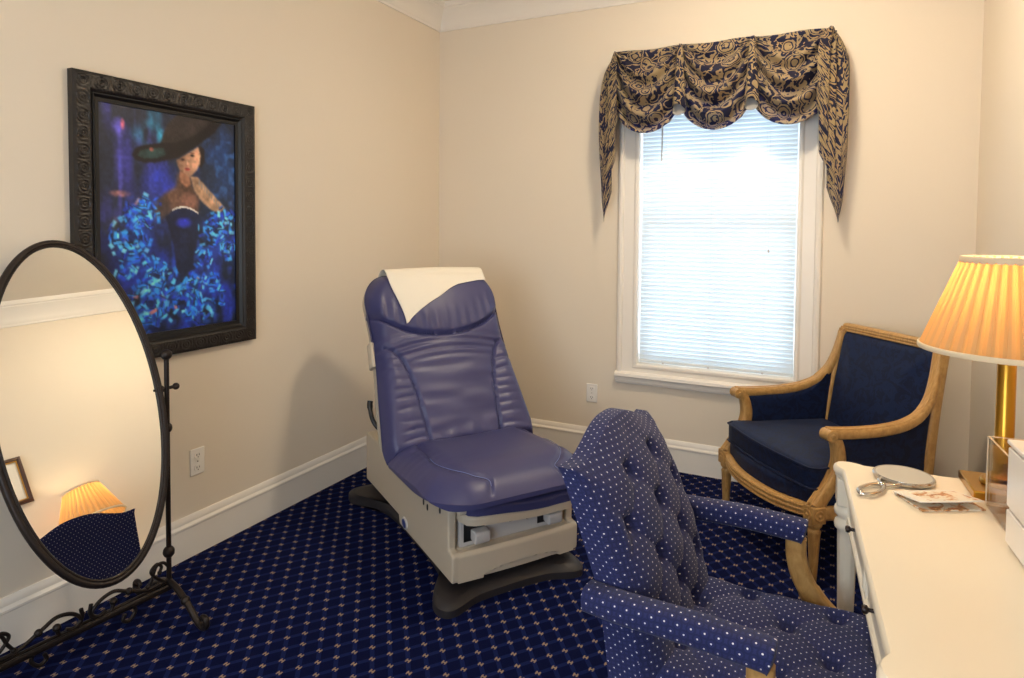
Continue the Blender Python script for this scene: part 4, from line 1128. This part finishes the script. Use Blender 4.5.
for vtx in o.data.vertices: vtx.co.y -= .104
MB().box(-.05, .07, -.096, -.015, .003, .0036).build('printed_panel', CARD, o, smooth=False)
ab = thing('acrylic_box', 'clear open acrylic box on the desk in front of the lamp', 'box', (2.885, -1.945, TZ), 3.4)
q = MB(); w, d_, h, t = .104, .093, .168, .004
q.box(-w, w, -d_, d_, 0, t)
q.build('bottom', ACRYL, ab, smooth=False)
for x0, x1, y0, y1 in ((-w, -w + t, -d_, d_), (w - t, w, -d_, d_), (-w + t, w - t, -d_, -d_ + t), (-w + t, w - t, d_ - t, d_)):
    MB().box(x0, x1, y0, y1, t + .0002, h).build('panel', ACRYL, ab, smooth=False)
q = MB(); rect_frame(q, (-w, w, -d_, d_), [(0, h), (0, h + .0012), (-t, h + .0012), (-t, h)], lambda a, b, z: (a, b, z)); AE = simple('acrylic_edge_glint', '#f0dfc4', .2); q.build('polished_edge', AE, ab, smooth=False)  # pale opaque colour stands in for light caught along the clear edges
for x, y in ((-w, -d_), (w - .002, -d_), (-w, d_ - .002), (w - .002, d_ - .002)): MB().box(x - .0004, x + .0024, y - .0004, y + .0024, t, h).build('corner_edge_glint', AE, ab, smooth=False)
jr = thing('cream_jar', 'small white jar with pale blue lid inside the clear acrylic box', 'jar', (2.822, -1.985, TZ + .0045))
MB().lathe([(.020, 0), (.024, .004), (.024, .034), (.018, .040), (.001, .041)], 24).build('body', WHITEBOX, jr, sharp=40)
MB().lathe([(.022, .040), (.023, .043), (.023, .056), (.020, .060), (.001, .061)], 24).build('lid', simple('pale_blue', '#b9cdd6', .3), jr, sharp=40)
jc = thing('jewellery_chest', 'white two-tier chest with crystal knob at the right edge of the desk', 'chest', (2.878, -2.215, TZ), 3.4)
q = MB(); q.box(-.094, .094, -.145, .145, 0, .214); q.build('body', WHITEBOX, jc, bevel=.004)
q = MB().box(-.100, .098, -.149, .149, .214, .224); q.build('lid', WHITEBOX, jc, bevel=.003)
for k, z in enumerate((.006, .084)):
    d_ = MB().box(-.1, -.0945, -.138, .138, z + .002, z + (.072 if k == 0 else .126)).build('drawer', WHITEBOX, jc, bevel=.002)
    q = MB().lathe([(.004, 0), (.004, .006), (.012, .010), (.017, .018), (.013, .026), (.006, .030), (.001, .031)], 8, (0, 0, 0), Matrix.Translation((-.1, -.108, z + .030 + .024 * k)) @ Matrix.Rotation(R(-90), 4, 'Y')); q.build('crystal_knob', CRYSTAL, d_, smooth=False)

# ------------------------------------------------------------------ ceiling lamps (one above the view, the rear one added as unseen fill)
for x, y, k, pw_ in ((2.06, -1.15, .75, CEIL_W), (1.55, -3.75, 1., CEIL_B)):
    t = thing('ceiling_lamp', 'small round flush ceiling lamp over the corner with the armchair' if k < 1 else 'added fill lamp, larger round flush ceiling type near the wall behind the viewpoint', 'ceiling lamp', (x, y, H), 0, 'flush ceiling lamps')
    MB().lathe([(.20 * k, -.001), (.205 * k, -.02), (.19 * k, -.03), (.001, -.031)], 40).build('pan', BRASS, t, sharp=40)
    MB().lathe([(.185 * k, -.031), (.18 * k, -.05), (.14 * k, -.075), (.07 * k, -.088), (.001, -.09)], 40).build('diffuser', emit('diffuser_glass', (1, .84, .62, 1), pw_), t, sharp=60)

# ------------------------------------------------------------------ daylight, lamp light, camera
wd = bpy.data.worlds.new('sky'); SC.world = wd; wd.use_nodes = True
bg = wd.node_tree.nodes['Background']; bg.inputs[0].default_value = (.80, .90, 1.0, 1); bg.inputs[1].default_value = SKY_W
for x0, x1, y, a in ((WX0, WX1, .17, -90), (FX0, FX1, D - .17, 90)):
    pl = bpy.data.lights.new('window_portal', 'AREA'); pl.shape = 'RECTANGLE'; pl.size = x1 - x0; pl.size_y = WZ1 - WZ0; pl.cycles.is_portal = True
    po_ = bpy.data.objects.new('window_portal', pl); COL.objects.link(po_); po_.location = ((x0 + x1) / 2, y, (WZ0 + WZ1) / 2); po_.rotation_euler = (R(a), 0, 0)
bl_ = bpy.data.lights.new('lamp_bulb_light', 'POINT'); bl_.energy = LAMP_W; bl_.color = (1, .77, .46); bl_.shadow_soft_size = .03
bo_ = bpy.data.objects.new('lamp_bulb_light', bl_); COL.objects.link(bo_); bo_.location = (LX, LY, TZ + .475 + .04)

cd = bpy.data.cameras.new('camera'); cam = bpy.data.objects.new('camera', cd); COL.objects.link(cam); SC.camera = cam
r_ = Vector((.89575876, .44447154, .00782899)); u_ = Vector((-.02383405, .0304326, .99925262)); f_ = Vector((-.44390109, .89527588, -.03785383))
cam.matrix_world = Matrix(((r_.x, u_.x, -f_.x, 2.4224), (r_.y, u_.y, -f_.y, -3.7484), (r_.z, u_.z, -f_.z, 1.41576), (0, 0, 0, 1)))
cd.sensor_fit = 'HORIZONTAL'; cd.sensor_width = 36; cd.lens = 641.398 / 1024 * 36
cd.shift_y = (251.326 - 339) / 1024; cd.clip_start = .05
SC.view_settings.view_transform = 'Standard'; SC.view_settings.look = 'None'; SC.view_settings.gamma = 1; SC.view_settings.use_curve_mapping = False
SC.view_settings.exposure = EXPO
